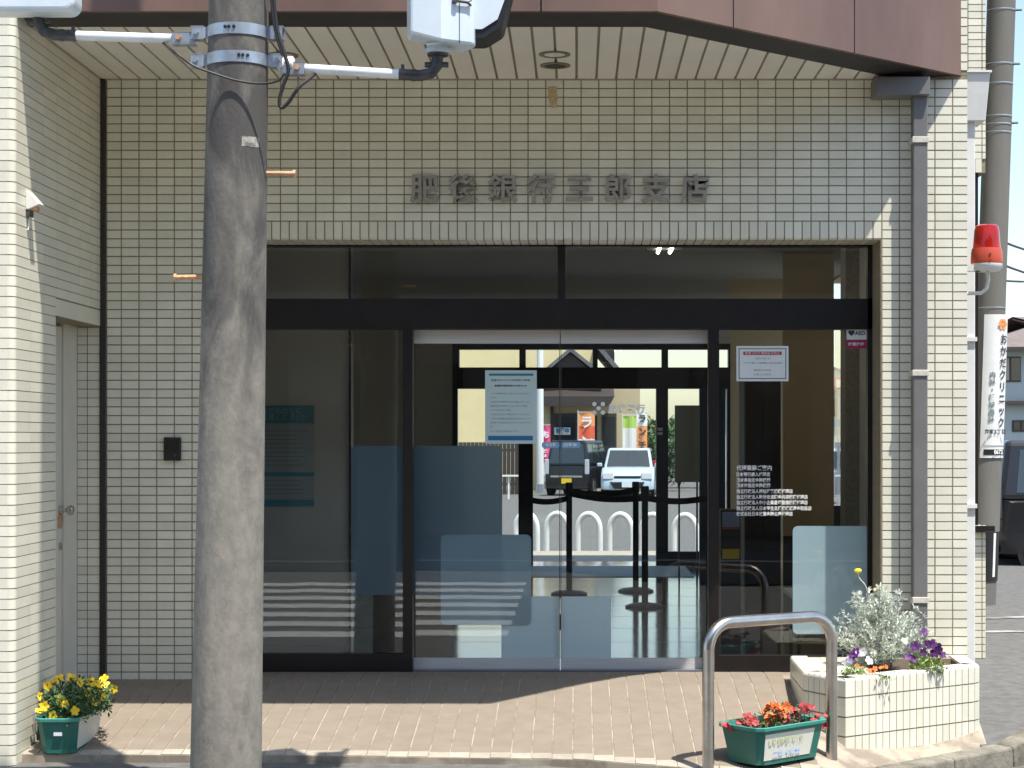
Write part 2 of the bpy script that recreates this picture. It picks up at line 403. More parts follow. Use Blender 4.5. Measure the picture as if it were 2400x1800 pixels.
def paver_piece(x0, x1, y0, y1, r, h=0.003, g=0.0022):
    m = MB(); x0 += g; x1 -= g; y0 += .0002; y1 -= .0002
    P = [(x, y, gz(x, y) - 0.004) for x, y in ((x0,y0),(x1,y0),(x1,y1),(x0,y1))]
    c = 0.0022; e = .0001
    T = [(x, y, gz(x, y) + h) for x, y in ((x0+c,y0+e),(x1-c,y0+e),(x1-c,y1-e),(x0+c,y1-e))]
    m.hexa(P + T, r); return m
pieces = []
PX0 = -2.716
rows = [0.28 - 0.2*r for r in range(11)]
borders = []
for k in range(40):
    x0 = PX0 + 0.1*k; x1 = x0 + 0.1
    if x0 > 1.16: break
    kk = max(kerbY(x0), kerbY(x1)) + 0.085
    last = rows[0]
    for r in range(10):
        y1, y0 = rows[r], rows[r+1]
        if y0 < kk + 0.03: break
        pieces.append((x0, x1, y0, y1)); last = y0
    pieces.append((x0, x1, kk, last))
    borders.append((x0, x1))
pieces.sort(key=lambda p: p[2])
_col = {}
def pr_(p): return min(1, max(0, _col.setdefault(round(p[0], 3), random.random())*.75 + .25*random.random()))
for p in pieces[:300]:
    paver_piece(*p, r=pr_(p)).build('paver', 'paver', sidewalk)
b = MB()
for p in pieces[300:]:
    q = paver_piece(*p, r=pr_(p)); i = len(b.v); b.v += q.v; b.f += [tuple(i+k for k in f) for f in q.f]; b.r += q.r
stuff(b.build('paver_field', 'paver', sidewalk))
for x0, x1 in borders:
    ya0, ya1 = kerbY(x0), kerbY(x1); kk = max(ya0, ya1) + 0.085
    m = MB(); g = 0.002; dz = random.uniform(0.003, 0.007)
    P = [(x0+g, ya0+g, gz(x0, ya0)-.004), (x1-g, ya1+g, gz(x1, ya1)-.004), (x1-g, kk-g, gz(x1, kk)-.004), (x0+g, kk-g, gz(x0, kk)-.004)]
    T = [(p[0], p[1], p[2]+.004+dz) for p in P]
    m.hexa(P+T, random.random()).build('border_stone', 'border', sidewalk)

# raised concrete kerb round the corner, in cast lengths
kp = [(1.03, -1.70), (1.47, -1.32), (1.85, -.97), (2.23, -0.62), (2.6, -0.28), (3.1, 0.18), (3.6, 0.64), (4.2, 1.19)]
kerb = None
kroot = thing('concrete_kerb', 'worn concrete kerb running past the tiled flower bed towards the side street', 'kerb', (2.2, -0.8, -0.42))
for (a, c) in zip(kp, kp[1:]):
    d = Vector((c[0]-a[0], c[1]-a[1])).normalized(); nrm = Vector((d.y, -d.x))
    a2 = Vector(a) + d*0.003; c2 = Vector(c) - d*0.003
    o0 = 0.0; o1 = 0.13
    def q(p, o, z): return (p.x + nrm.x*o, p.y + nrm.y*o, z)
    za, zc = max(gz(*a), -0.325)+0.016, max(gz(*c), -0.325)+0.016
    MB().hexa([q(a2, o0, -.55), q(a2, o1, -.55), q(c2, o1, -.55), q(c2, o0, -.55),
               q(a2, o0, za), q(a2, o1-.015, za-.006), q(c2, o1-.015, zc-.006), q(c2, o0, zc)]).build('kerb_block', 'kerb', kroot, bevel=0.012)

# asphalt apron beside the building
b = MB()
def az(Y): return -0.325 + (Y + 0.6) * 0.0225
ap = [(2.16, -0.68), (2.6, -0.28), (4.2, 1.19), (6.5, 3.3), (2.16, 3.3)]
b.poly([(x, y, az(y)) for x, y in ap])
struct(b.build('apron', 'asphalt'))

# zebra crossing in front of the bank (it shows in the glass), each bar on its own
for k in range(7):
    y0 = -3.55 - 0.86*k
    m = MB(); n = 16
    X0, X1 = -4.6, -0.55
    for i in range(n):
        xa, xb = X0 + (X1-X0)*i/n, X0 + (X1-X0)*(i+1)/n
        m.quad((xa, y0-.43, zr(xa, y0-.43)+.005), (xb, y0-.43, zr(xb, y0-.43)+.005), (xb, y0, zr(xb, y0)+.005), (xa, y0, zr(xa, y0)+.005))
    o = m.build('crossing_bar', 'road_paint', bpy.data.objects['road'])
# painted lines on the side street
for a, c in (((3.2, 4.6), (9.5, 5.6)), ((3.0, 5.6), (9.0, 7.4))):
    m = MB(); d = Vector((c[0]-a[0], c[1]-a[1])).normalized(); nn = Vector((-d.y, d.x))*0.07
    m.quad(*[(x, y, zr(x, y)+.006) for x, y in ((a[0]-nn.x, a[1]-nn.y), (c[0]-nn.x, c[1]-nn.y), (c[0]+nn.x, c[1]+nn.y), (a[0]+nn.x, a[1]+nn.y))])
    m.build('road_line', 'line_worn', bpy.data.objects['road'])

# ------------------------------------------------------------------ bank building
bank = thing('bank_building', 'cream tiled bank building with a brown canopy over dark framed glass doors', 'building', (0, 0, -0.045))
XL, XJ0, XJ1, XR = -2.688, -1.971, 1.729, 2.216      # left corner, opening jambs, right corner
ZJ, ZT, ZS = 2.442, 3.30, 3.345                        # lintel, tile reference, soffit
GX0, GZ0 = -2.571, 3.292                               # tile grid
YG = 0.29                                              # glass line

# backing walls (grout)
b = MB()
b.box(XL-.15, XJ0+.006, 0.001, 0.30, -0.35, ZS+.02); b.box(XJ1-.006, XR-.004, 0.001, 0.30, -0.35, ZS+.02)
b.box(XJ0+.006, XJ1-.006, 0.001, 0.30, ZJ+.003, ZS+.02)
facade = b.build('facade_wall', 'grout', bank)
def tile_mesh(wx, wz, r, d=0.007, c=0.0016):           # outward -Y, origin at tile centre on the wall plane
    m = MB(); x, z = wx/2, wz/2
    B = [(-x,.004,-z),(x,.004,-z),(x,.004,z),(-x,.004,z)]
    T = [(-x+c,-d+.004,-z+c),(x-c,-d+.004,-z+c),(x-c,-d+.004,z-c),(-x+c,-d+.004,z-c)]
    i = 0; m.v = B+T
    for f in ((4,5,6,7),(0,1,5,4),(1,2,6,5),(2,3,7,6),(3,0,4,7)): m.f.append(f); m.r.append(r)
    return m
JG = 0.0043
tvar = [tile_mesh(.1-JG, .05-JG, i/9).mesh('tile', 'tile') for i in range(10)]
tilestuff = MB()
cand = []
def inopen(x0, x1, z0): return x1 > XJ0+.01 and x0 < XJ1-.01 and z0 < ZJ+.1-.01
cols = [XL+.034] + [GX0 + .1*k for k in range(0, 48)] + [XR]
cols = [c for c in cols if c <= XR]
for a, c in zip(cols, cols[1:]):
    k = -1
    ztop = ZS
    zz = [ZS] + [GZ0 - .05*q for q in range(0, 70)]
    for z1, z0 in zip(zz, zz[1:]):
        if inopen(a, c, z0): continue
        if z0 < -0.26: continue
        cand.append((a, c, z0, z1))
full = [t for t in cand if abs(t[1]-t[0]-.1) < 1e-4 and abs(t[3]-t[2]-.05) < 1e-4]
full.sort(key=lambda t: (abs((t[0]+t[1])/2 - 0.25) > 1.001, -t[2]))
single = set(full[:300])
for t in cand:
    cx, cz = (t[0]+t[1])/2, (t[2]+t[3])/2; r = random.random()
    if t in single:
        o = inst('tile', tvar[int(r*9.99)], (cx, random.uniform(-.0006, .0006), cz), facade,
                 (random.gauss(0, .003), 0, random.gauss(0, .003)))
    else:
        q = tile_mesh(t[1]-t[0]-JG, t[3]-t[2]-JG, r); i = len(tilestuff.v); dy = random.uniform(-.0006, .0006)
        tilestuff.v += [(x+cx, y+dy, z+cz) for x, y, z in q.v]; tilestuff.f += [tuple(i+k for k in f) for f in q.f]; tilestuff.r += q.r
for q in range(1, 78):
    z0, z1 = GZ0+.05*q, GZ0+.05*(q+1)
    if z0 < ZS+.02: continue
    for a, c in ((2.029, 2.129), (2.129, XR)):
        tm = tile_mesh(c-a-JG, .05-JG, random.random()); i = len(tilestuff.v)
        tilestuff.v += [(x+(a+c)/2, y, z+(z0+z1)/2) for x, y, z in tm.v]; tilestuff.f += [tuple(i+k for k in f) for f in tm.f]; tilestuff.r += tm.r
stuff(tilestuff.build('tile_field', 'tile', facade))
# soldier course above the opening and its underside returns
sv = [tile_mesh(.05-JG, .1-JG, i/9).mesh('soldier_tile', 'tile') for i in range(10)]
for k in range(74):
    inst('soldier_tile', random.choice(sv), (XJ0+.025+.05*k, random.uniform(-.0006, .0006), ZJ+.05), facade)
b = MB()
for k in range(74):
    x = XJ0+.05*k
    b.box(x+.003, x+.047, 0.006, .10, ZJ-.004, ZJ+.004, random.random()); b.box(x+.003, x+.047, .106, .20, ZJ-.004, ZJ+.004, random.random())
    b.box(x+.003, x+.047, .206, .285, ZJ-.004, ZJ+.004, random.random())
b2 = b
for q in range(52):                                     # jamb returns
    z1 = ZJ - .006 - .05*q; z0 = z1 - .044
    if z0 < -.12: break
    for xa, xb in ((XJ0-.004, XJ0+.004), (XJ1-.004, XJ1+.004)):
        for ya, yb in ((.006, .10), (.106, .20), (.206, .285)): b2.box(xa, xb, ya, yb, z0, z1, random.random())
stuff(b2.build('reveal_tiles', 'tile', facade))
# dark expansion strip in the corner
MB().box(XL-.002, XL+.028, -.012, .01, -.2, ZS).build('corner_strip', 'joint_strip', bank)

# upper storey above the canopy and bulk of the building
b = MB()
b.box(XL-.1, XR-.004, 0.001, 0.30, ZS+.022, 7.2)
b.build('upper_wall', 'grout', bank)
# building shell: roof, sides, interior ceiling and floor
XI0, XI1, YB = -3.05, 2.88, 9.35
b = MB(); b.box(XI0-.2, XR-.02, 0.302, YB+.35, 3.42, 7.2); b.box(XR-.02, XI1+.005, 2.95, YB+.35, 3.42, 7.2); b.build('roof_block', 'opp_trim', bank)
b = MB(); b.box(XI0-.2, XI0, 0.302, YB+.3, -.3, 3.42)
b.build('inner_side_wall', 'int_wall', bank)
b = MB(); b.box(XR-.20, XR-.02, 0.302, 2.72, -.3, 3.42)
b.build('outer_side_wall', 'int_wall', bank)
b = MB(); b.box(XI1-.14, XI1, 2.94, 7.55, -.3, 3.42); b.box(XI1-.14, XI1, 7.55, YB+.3, -.3, .35); b.box(XI1-.14, XI1, 7.55, YB+.3, 3.0, 3.42)
b.build('outer_side_wall', 'int_wall', bank)
MB().box(XI1-.08, XI1-.074, 7.55, YB+.25, .35, 3.0).build('rear_side_window', 'glass_rear', bank)
b = MB(); b.box(XI0, XR-.2, 0.302, YB+.25, 3.02, 3.08); b.box(XR-.2, XI1-.14, 2.94, YB+.25, 3.02, 3.08); b.build('ceiling', 'int_ceiling', bank)
b = MB(); b.box(XJ0-.05, XJ1+.05, 0.30, YB+.6, -.3, -.034); b.box(XI0, XJ0-.05, .302, YB+.3, -.3, -.034); b.box(XJ1+.05, XR-.2, .302, YB+.3, -.3, -.034); b.box(XR-.2, XI1-.14, 2.94, YB+.3, -.3, -.034)
b.build('floor', 'int_floor', bank)
# floor joints inside are narrow dark strips
b = MB()
for k in range(10): b.box(XI0+.1, XR-.25, .9+.9*k, .906+.9*k, -.034, -.0335)
b.build('floor_joint', 'int_dark', bank)

# rear part that steps out to the right, with its own tiles and a dark side window
YRW = 2.7
XR2 = Xat(2311, YRW)
b = MB(); zw0, zw1 = Zat(1232, YRW), Zat(405, YRW); xw0 = Xat(2285, YRW)
b.box(XR-.3, XR2-.004, YRW+.004, YRW+.24, -.4, zw0); b.box(XR-.3, XR2-.004, YRW+.004, YRW+.24, zw1, 7.2)
b.box(XR-.3, xw0, YRW+.004, YRW+.24, zw0, zw1); b.box(XI1, XR2-.004, YRW+.24, 7.5, -.4, zw0); b.box(XI1, XR2-.004, YRW+.24, 7.5, zw1, 7.2)
rearwall = b.build('rear_wing_wall', 'grout_light', bank)
b = MB()
for q in range(160):
    z1 = 7.0 - .05*q; z0 = z1-.05
    if z0 < -.34: break
    xsr = [xw0-.35 + .1*k for k in range(0, 9)]
    for xa, xb in zip(xsr, xsr[1:]):
        if zw0-.02 < (z0+z1)/2 < zw1+.1: 
            if xb > xw0: continue
        xb2 = min(xb, XR2)
        if xb2 - xa < .02: continue
        tm = tile_mesh(xb2-xa-JG, .05-JG, random.random()); i = len(b.v)
        b.v += [(x+(xa+xb2)/2, y+YRW, z+(z0+z1)/2) for x, y, z in tm.v]; b.f += [tuple(i+k for k in f) for f in tm.f]; b.r += tm.r
for k in range(8):
    xa = xw0 + .05*k
    if xa+.05 > XR2: break
    b.box(xa+.003, xa+.047, YRW-.003, YRW+.006, zw1+.003, zw1+.097, random.random())
stuff(b.build('rear_tile_field', 'tile', rearwall))
sw = MB().box(xw0, Xat(2294, YRW), YRW+.02, YRW+.10, zw0, zw1).build('side_window', 'frame', bank)
MB().box(xw0-.02, XR2+.05, YRW-.06, YRW+.1, zw0-.04, zw0).build('window_sill', 'frame', sw)

# ---- left projecting wing
YW = -1.61
wing = thing('tiled_side_wing', 'cream tiled wall block projecting beside the entrance with a steel service door', 'wall', (-3.4, -0.8, -0.2))
YD = -0.905; ZD = 1.945; XD = -2.84
b = MB(); rr = 0.035
plan = [(-6, YW+.004)] + [(XL-.004-rr+rr*math.sin(R(a)), YW+.004+rr-rr*math.cos(R(a))) for a in range(0, 91, 15)] + [(XL-.004, YD), (-6, YD)]
b.prism(plan, -.5, 7.2)
b.box(-6, XL-.004, YD, 0.3, ZD, 7.2); b.box(-6, XD, YD, 0.3, -.5, ZD)
wingwall = b.build('wing_wall', 'grout_light', wing)
b = MB(); d = 0.004
for q in range(160):
    z1 = GZ0 + .05*74 - .05*q - JG/2; z0 = z1 - .05 + JG
    if z0 > 7.1: continue
    if z0 < -.36: break
    r0 = random.random()
    # front tiles
    xe = XL - rr
    for k in range(8):
        xb = xe - .1*k - (.003 if k else 0); xa = xe - .1*(k+1) + .003
        b.box(xa, xb, YW, YW+.006, z0, z1, random.random())
    # rounded corner piece
    for a0 in range(0, 90, 15):
        p = []
        for a in (a0, a0+15): p.append((XL-rr+rr*math.sin(R(a)), YW+rr-rr*math.cos(R(a))))
        b.quad((p[0][0], p[0][1], z0), (p[1][0], p[1][1], z0), (p[1][0], p[1][1], z1), (p[0][0], p[0][1], z1), r0)
    # side tiles, long units
    y = YW + rr; first = True
    yend = YD if z0 < ZD+.09 else 0.0
    while y < yend-.01:
        ln = min(.227, yend-y); b.box(XL-.006, XL, y+.0008, y+ln-.0008, z0, z1, random.random()); y += ln
    # lintel piece above the door is one smooth band
b.box(XL-.006, XL, YD, -.014, ZD+.004, ZD+.09, .5)
stuff(b.build('tile_field', 'tile', wingwall))
b = MB()
for q in range(52):                                     # frontal tile jamb on the far side of the door recess
    z1 = GZ0 - .05*27 - .05*q - JG/2; z0 = z1 - .05 + JG
    if z0 < -.26: break
    b.box(XD+.022, XD+.075, -.004, .004, z0, z1, random.random()); b.box(XD+.080, XL-.006, -.004, .004, z0, z1, random.random())
stuff(b.build('jamb_tiles', 'tile', wingwall))
sdoor = MB().box(XD-.02, XD+.012, YD+.02, -.29, -.1, ZD-.02).build('service_door', 'door_paint', wing)
MB().box(XD-.02, XD+.02, -.282, -.006, -.14, ZD).build('door_frame', 'door_paint', wing)
kz = Zat(1196, -.33)
m = MB()
m.tube([(XD+.012, -.335, kz), (XD+.03, -.335, kz)], .027, 16); m.tube([(XD+.03, -.335, kz), (XD+.055, -.335, kz)], .011, 12)
m.tube([(XD+.053, -.335, kz), (XD+.060, -.335, kz), (XD+.075, -.335, kz), (XD+.088, -.335, kz), (XD+.092, -.335, kz)], [.014, .025, .029, .024, .012], 16)
m.build('door_knob', 'steel', sdoor, smooth=True)
MB().box(XD+.012, XD+.0145, -.375, -.298, kz-.10, kz-.03).build('strike_plate', 'rust', sdoor)
kz2 = Zat(1280, -.33)
MB().tube([(XD+.012, -.335, kz2), (XD+.024, -.335, kz2)], .021, 14).build('lock_cylinder', 'steel', sdoor, smooth=True)

# ---- canopy
YP, ZP, XK, XE = -1.58, 3.365, 0.392, 2.18
cl = Vector((XE-XK, -YP)); L = cl.length; cu_ = cl/L; nr = Vector((cu_.y, -cu_.x))    # outward normal of the chamfer
canopy = MB()
canopy.prism([(XL-.30, YP+.02), (XK-.008, YP+.02), (XE-.02, -.006), (XL-.30, -.006)], ZS+.035, 7.19)
canopy = canopy.build('canopy', 'fascia', bank)
seams = [-3.2, -1.62, -0.168]
def panel(pts):                                          # plan points along the face, left to right
    m = MB()
    for (a, c) in zip(pts, pts[1:]):
        a, c = Vector(a), Vector(c); d = (c-a).normalized(); n_ = Vector((d.y, -d.x))
        m.hexa([(a.x, a.y, ZP), (c.x, c.y, ZP), (c.x-n_.x*.03, c.y-n_.y*.03, ZP), (a.x-n_.x*.03, a.y-n_.y*.03, ZP),
                (a.x, a.y, 7.2), (c.x, c.y, 7.2), (c.x-n_.x*.03, c.y-n_.y*.03, 7.2), (a.x-n_.x*.03, a.y-n_.y*.03, 7.2)], .5)
    m.build('fascia_panel', 'fascia', canopy)
g = .004
K = Vector((XK, YP))
pt = lambda dist: tuple(K + cu_*dist)
panel([(-3.2, YP), (-1.62-g, YP)]); panel([(-1.62+g, YP), (-.168-g, YP)])
panel([(-.168+g, YP), (XK, YP), pt(.525-g)]); panel([pt(.525+g), pt(1.455-g)]); panel([pt(1.455+g), pt(L)])
# dark underside strip between panel edge and soffit boards
b = MB(); zi = ZS - .004
inner = [(XL, -1.343), (.342, -1.343), (1.84, -.004)]
outer = [(XL, YP+.012), (XK-.006, YP+.012), (XE-nr.x*.010, -nr.y*.010)]
for k in range(2):
    b.hexa([(*outer[k], ZP+.004), (*outer[k+1], ZP+.004), (*inner[k+1], zi), (*inner[k], zi),
            (*outer[k], ZP+.016), (*outer[k+1], ZP+.016), (*inner[k+1], ZP+.016), (*inner[k], ZP+.016)])
b.build('edge_strip', 'fascia_under', canopy)
# groove backing + boards
MB().prism([(XL, -1.30), (.35, -1.30), (1.80, -.002), (XL, -.002)], ZS+.014, ZS+.03).build('soffit_backing', 'soffit_groove', canopy)
soff = canopy
k0 = -24
for k in range(k0, 18):
    xa = .0031 + .112*k + .007; xb = xa + .112 - .014
    xa = max(xa, XL+.012); xb = min(xb, 1.835)
    if xb - xa < .02: continue
    def yf(x): return -1.35 if x <= .342 else -1.35 + (x-.342)*(1.346/1.498)
    m = MB(); pts = [(xa, min(yf(xa), -.012)), (xb, min(yf(xb), -.012)), (xb, -.010), (xa, -.010)]
    if xa < .342 < xb: pts.insert(1, (.342, -1.35))
    m.prism(pts, ZS, ZS+.012, random.random())
    m.build('soffit_board', 'soffit', canopy)
MB().box(XL, 1.84, -.012, -.002, ZS-.008, ZS+.03).build('soffit_trim', 'soffit_groove', canopy)
# downlights
for x, y, lit in ((-.113, -.683, 1), (-.113, -.393, 0), (-1.553, -.66, 1)):
    lab = {(1, -.113): 'round ceiling downlight with a pale disc in the canopy soffit', (0, -.113): 'dark round downlight hole in the canopy soffit nearest the tiled wall',
           (1, -1.553): 'round ceiling downlight in the soffit behind the utility pole'}[(lit, x)]
    t = thing('downlight', lab, 'downlight', (x, y, ZS))
    MB().lathe((x, y, ZS-.006), [(.058, .007), (.060, -.001), (.083, 0), (.083, .006)], 28, cap=False).build('trim_ring', 'lamp_ring', t)
    MB().lathe((x, y, ZS-.004), [(.001, 0), (.057, 0), (.057, .004), (.001, .004)], 28).build('lens', 'lamp_white' if lit else 'lamp_hole', t)

# ---- rain pipe on the facade
dp = thing('grey_downpipe', 'grey square rainwater pipe with a box head on the tiled pier', 'downpipe', (1.94, -.09, 0))
x0, x1 = Xat(2140.6, -.13), Xat(2174.5, -.13)
MB().box(x0, x1, -.13, -.045, gz(1.94, -.1), Zat(222, -.13)).build('pipe', 'pipe_grey', dp, bevel=.006)
MB().box(Xat(2052, -.17), Xat(2180, -.17), -.17, .0, Zat(222, -.17), Zat(179, -.17)).build('gutter_box', 'pipe_grey', dp, bevel=.005)
for yy in (327, 874, 1407):
    z = Zat(yy, -.135); MB().box(x0-.006, x1+.006, -.137, -.003, z-.017, z+.017).build('bracket', 'bracket', dp, bevel=.003)
# white hopper and pipe on the side wall
wp = thing('white_rain_pipe', 'white rainwater pipe with a large hopper on the side of the building', 'downpipe', (2.27, .4, -.26))
xa, xb = XR, Xat(2284, .35)
MB().box(xa, xb, .33, .43, -.30, Zat(285, .35)).build('pipe', 'white', wp, bevel=.006)
za, zb = Zat(287, .35), Zat(176, .35)
MB().hexa([(XR, .30, za), (Xat(2310, .3), .30, za), (Xat(2310, .3), .52, za), (XR, .52, za),
           (XR, .27, zb), (Xat(2321, .27), .27, zb), (Xat(2321, .27), .55, zb), (XR, .55, zb)]).build('hopper', 'white', wp, bevel=.005)
MB().box(XR, Xat(2325, .26), .26, .56, zb, zb+.012).build('hopper_rim', 'white', wp)
for yy in (795, 1186):
    z = Zat(yy, .33); MB().box(xa, Xat(2290, .32), .315, .445, z-.012, z+.012).build('bracket', 'white', wp)

# ---- entrance frame
def fbox(name, xa, xb, ya, yb, parent, y0=YG, y1=YG+.07, m='frame', bev=0.0):
    return MB().box(Xat(xa, y0), Xat(xb, y0), y0, y1, Zat(yb, y0), Zat(ya, y0)).build(name, m, parent, bevel=bev)
fr = MB().box(XJ0-.02, XJ1+.0, YG, YG+.12, Zat(771, YG), Zat(700, YG)).build('entrance_frame', 'frame', bank)
fbox('transom_mullion', 1307, 1325, 573, 700, fr)
fbox('top_bar', 530, 2043, 566, 578, fr)
fbox('door_post', 944, 967, 771, 1578, fr); fbox('door_post', 1660, 1685, 771, 1578, fr)
fbox('jamb_post', 2034, 2047, 560, 1578, fr); fbox('jamb_post', 540, 556, 560, 1578, fr)
fbox('sill', 556, 944, 1533, 1579, fr); fbox('sill', 1685, 2034, 1537, 1580, fr)
fbox('threshold', 967, 1660, 1576, 1581, fr)
# panes
YP2 = YG + .03
def pane(name, xa, xb, ya, yb, parent, Y=YP2, m='glass'):
    return MB().box(Xat(xa, Y), Xat(xb, Y), Y, Y+.006, Zat(yb, Y), Zat(ya, Y)).build(name, m, parent)
w_tl = pane('transom_window', 556, 1307, 578, 700, bank); w_tr = pane('transom_window', 1325, 2034, 578, 700, bank)
w_l = pane('side_pane', 556, 944, 771, 1533, bank); w_r = pane('side_pane', 1685, 2034, 771, 1537, bank)
YDR = YG + .10
d_l = pane('sliding_door', 967, 1313, 800, 1545, bank, YDR); d_r = pane('sliding_door', 1314, 1660, 800, 1545, bank, YDR)
for d_, xa, xb in ((d_l, 958, 1312), (d_r, 1314.5, 1668)):
    fbox('top_rail', xa, xb, 774, 805, d_, YDR-.012, YDR+.02, 'alu'); fbox('bottom_rail', xa, xb, 1543, 1577, d_, YDR-.012, YDR+.02, 'alu')
    e = 1310.5 if d_ is d_l else 1314
    fbox('edge_seal', e, e+1.6, 805, 1543, d_, YDR-.003, YDR+.009, 'int_dark')
MB().box(Xat(1311.5, YDR-.02), Xat(1315, YDR-.02), YDR-.016, YDR, Zat(1476, YDR), Zat(1440, YDR)).build('door_pull', 'black', d_r)

def rrect(xa, xb, ya, yb, rad, Y, corners=(1,1,1,1)):   # rounded rectangle polygon; corner order tl,tr,br,bl
    X0, X1, Z1, Z0 = Xat(xa, Y), Xat(xb, Y), Zat(ya, Y), Zat(yb, Y); out = []
    for (cx, cz, a0, on) in ((X0, Z1, 180, corners[0]), (X1, Z1, 90, corners[1]), (X1, Z0, 0, corners[2]), (X0, Z0, -90, corners[3])):
        if not on: out.append((cx, Y, cz)); continue
        ox = cx + (rad if cx == X0 else -rad); oz = cz + (rad if cz == Z0 else -rad)
        for s_ in range(6):
            a = R(a0 - 18*s_); out.append((ox + rad*math.cos(a), Y, oz + rad*math.sin(a)))
    return out
def film(name, xa, xb, ya, yb, Y, parent, corners, rad=.03, fm='film'):
    m = MB(); m.extr(rrect(xa, xb, ya, yb, rad, Y, corners), (0, .0025, 0)); return m.build(name, fm, parent)
film('privacy_film', 823, 944, 1045, 1395, YP2+.008, w_l, (1, 0, 0, 1))
film('privacy_film', 966, 1177, 1045, 1395, YDR+.0112, d_l, (0, 1, 1, 0))
film('privacy_film', 1033, 1245, 1253, 1465, YDR+.0070, d_l, (1, 1, 1, 1), fm='film_mid')
film('privacy_film', 1175, 1310, 1398, 1543, YDR+.0154, d_l, (0, 0, 0, 0), fm='film_dense')
film('privacy_film', 1316, 1432, 1398, 1543, YDR+.008, d_r, (0, 0, 0, 0), fm='film_dense')
film('privacy_film', 1858, 2034, 1233, 1486, YP2+.008, w_r, (1, 0, 0, 1), fm='film_dense')
MB().box(Xat(874, YP2), Xat(944, YP2), YP2+.007, YP2+.010, Zat(1533, YP2), Zat(1395, YP2)).build('dark_film', 'frame', w_l)

# lettering on the glass
YT = YP2 - .0015
lines = ['代理業務ご案内', '日本銀行歳入代理店', '熊本県指定金融機関', '熊本市指定金融機関', '独立行政法人福祉医療機構代理店',
         '独立行政法人勤労者退職金共済機構代理店', '独立行政法人中小企業基盤整備機構代理店', '独立行政法人日本学生支援機構返還金取扱店', '株式会社日本政策金融公庫代理店']
wid = [83, 79, 79, 79, 132, 167, 167, 176, 132]
ycen = [1097.5, 1112.5, 1126, 1138.5, 1152, 1165.5, 1178.5, 1192, 1205]
for s_, w_, y_ in zip(lines, wid, ycen):
    hh = (11.5 if y_ < 1100 else 9.3)/S(YT)
    o = text_obj('window_lettering', s_, hh*1.12, (Xat(1726, YT), YT, Zat(y_, YT)), 'letter_white', w_r, width=w_/S(YT), offset=.0006)

# building name in raised metal letters
sign = thing('bank_name_lettering', 'row of raised metal characters naming the bank on the tiled wall', 'lettering', (0, -.03, 2.7))
for ch, x in zip('肥後銀行三郎支店', (995, 1085.5, 1177.5, 1269.5, 1358, 1448.5, 1537, 1629)):
    o = text_obj('letter', ch, .168, (Xat(x, -.035), -.028, Zat(447, -.035)), 'letter_metal', sign, extrude=.012, offset=.0035, align='CENTER')
    MB().box(Xat(x, 0)-.004, Xat(x, 0)+.004, -.02, -.002, 2.695, 2.703).build('fixing_pin', 'letter_metal', sign)

# notices
def flat(m, xa, xb, ya, yb, Y, t=.0008): m.box(Xat(xa, Y), Xat(xb, Y), Y-t, Y, Zat(yb, Y), Zat(ya, Y)); return m
Yn = YDR - .002
no = thing('door_notice', 'pale notice sheet with blue bars taped to the sliding glass door', 'notice', (Xat(1198, Yn), Yn, Zat(1040, Yn)))
flat(MB(), 1137, 1258, 868, 1040, Yn).build('sheet', 'paper_teal', no)
flat(flat(MB(), 1146, 1250, 875.5, 880.5, Yn-.001), 1146, 1250, 880.6, 880.8, Yn-.001).build('top_bar', 'ink_teal', no)
flat(MB(), 1144, 1249, 1021.5, 1032, Yn-.001).build('bottom_bar', 'ink_blue', no)
rows_ = ['新型コロナウイルス感染症への対応', '営業時間変更のお知らせ', 'いつも肥後銀行をご利用いただきありがとう', 'ございます', 'お客さまの健康と安全を考慮し次のとおり',
         '営業時間の変更を行いますのでご理解', 'いただきますようお願い', 'お客さまにはご不便をおかけいたします', '窓口の営業は感染拡大の状況により', '変更する場合がございますので', '何卒', '詳しくは窓口にお問い合わせください']
yy = [891.5, 904.5, 922.5, 932, 942, 952, 961.5, 971.5, 981.5, 991, 1001, 1011]
ww = [91, 76, 91, 14, 91, 86, 50, 91, 88, 94, 7, 65]; x0s = [1152, 1159, 1152, 1149, 1152, 1149, 1149, 1152, 1154, 1149, 1149, 1151]
for s_, y_, w_, x_, in zip(rows_, yy, ww, x0s):
    text_obj('print', s_, .0105 if y_ > 910 else .0125, (Xat(x_, Yn), Yn-.0016, Zat(y_, Yn)), 'ink' if y_ < 910 else 'ink_grey', no, width=w_/S(Yn), offset=.0003 if y_ < 910 else 0)
Yn = YP2 - .0015
no = thing('window_notice', 'white framed notice with a red heading stuck on the side glass', 'notice', (Xat(1787, Yn), Yn, Zat(893, Yn)))
flat(MB(), 1726, 1848, 811, 893.5, Yn).build('sheet', 'paper', no)
m = MB(); Yq = Yn-.001
for xa, xb, ya, yb in ((1731, 1843, 816, 818.5), (1731, 1843, 886, 888.5), (1731, 1733.5, 818.5, 886), (1840.5, 1843, 818.5, 886)): flat(m, xa, xb, ya, yb, Yq)
m.build('border', 'ink_grey', no)
flat(MB(), 1742, 1832, 824, 832, Yq).build('heading_bar', 'ink_red', no)
text_obj('print', '新型コロナ感染拡大防止', .016, (Xat(1746, Yn), Yn-.002, Zat(828, Yn)), 'letter_white', no, width=82/S(Yn))
for s_, xa, xb, y_ in (('ご来店のお客さまへ', 1768, 1807, 840.5), ('マスクの着用・手指消毒にご協力をお願い', 1742, 1834, 851), ('肥後銀行三郎支店', 1766, 1807, 868), ('お客さま各位', 1766, 1807, 878)):
    text_obj('print', s_, .0125, (Xat(xa, Yn), Yn-.0016, Zat(y_, Yn)), 'ink_grey', no, width=(xb-xa)/S(Yn))
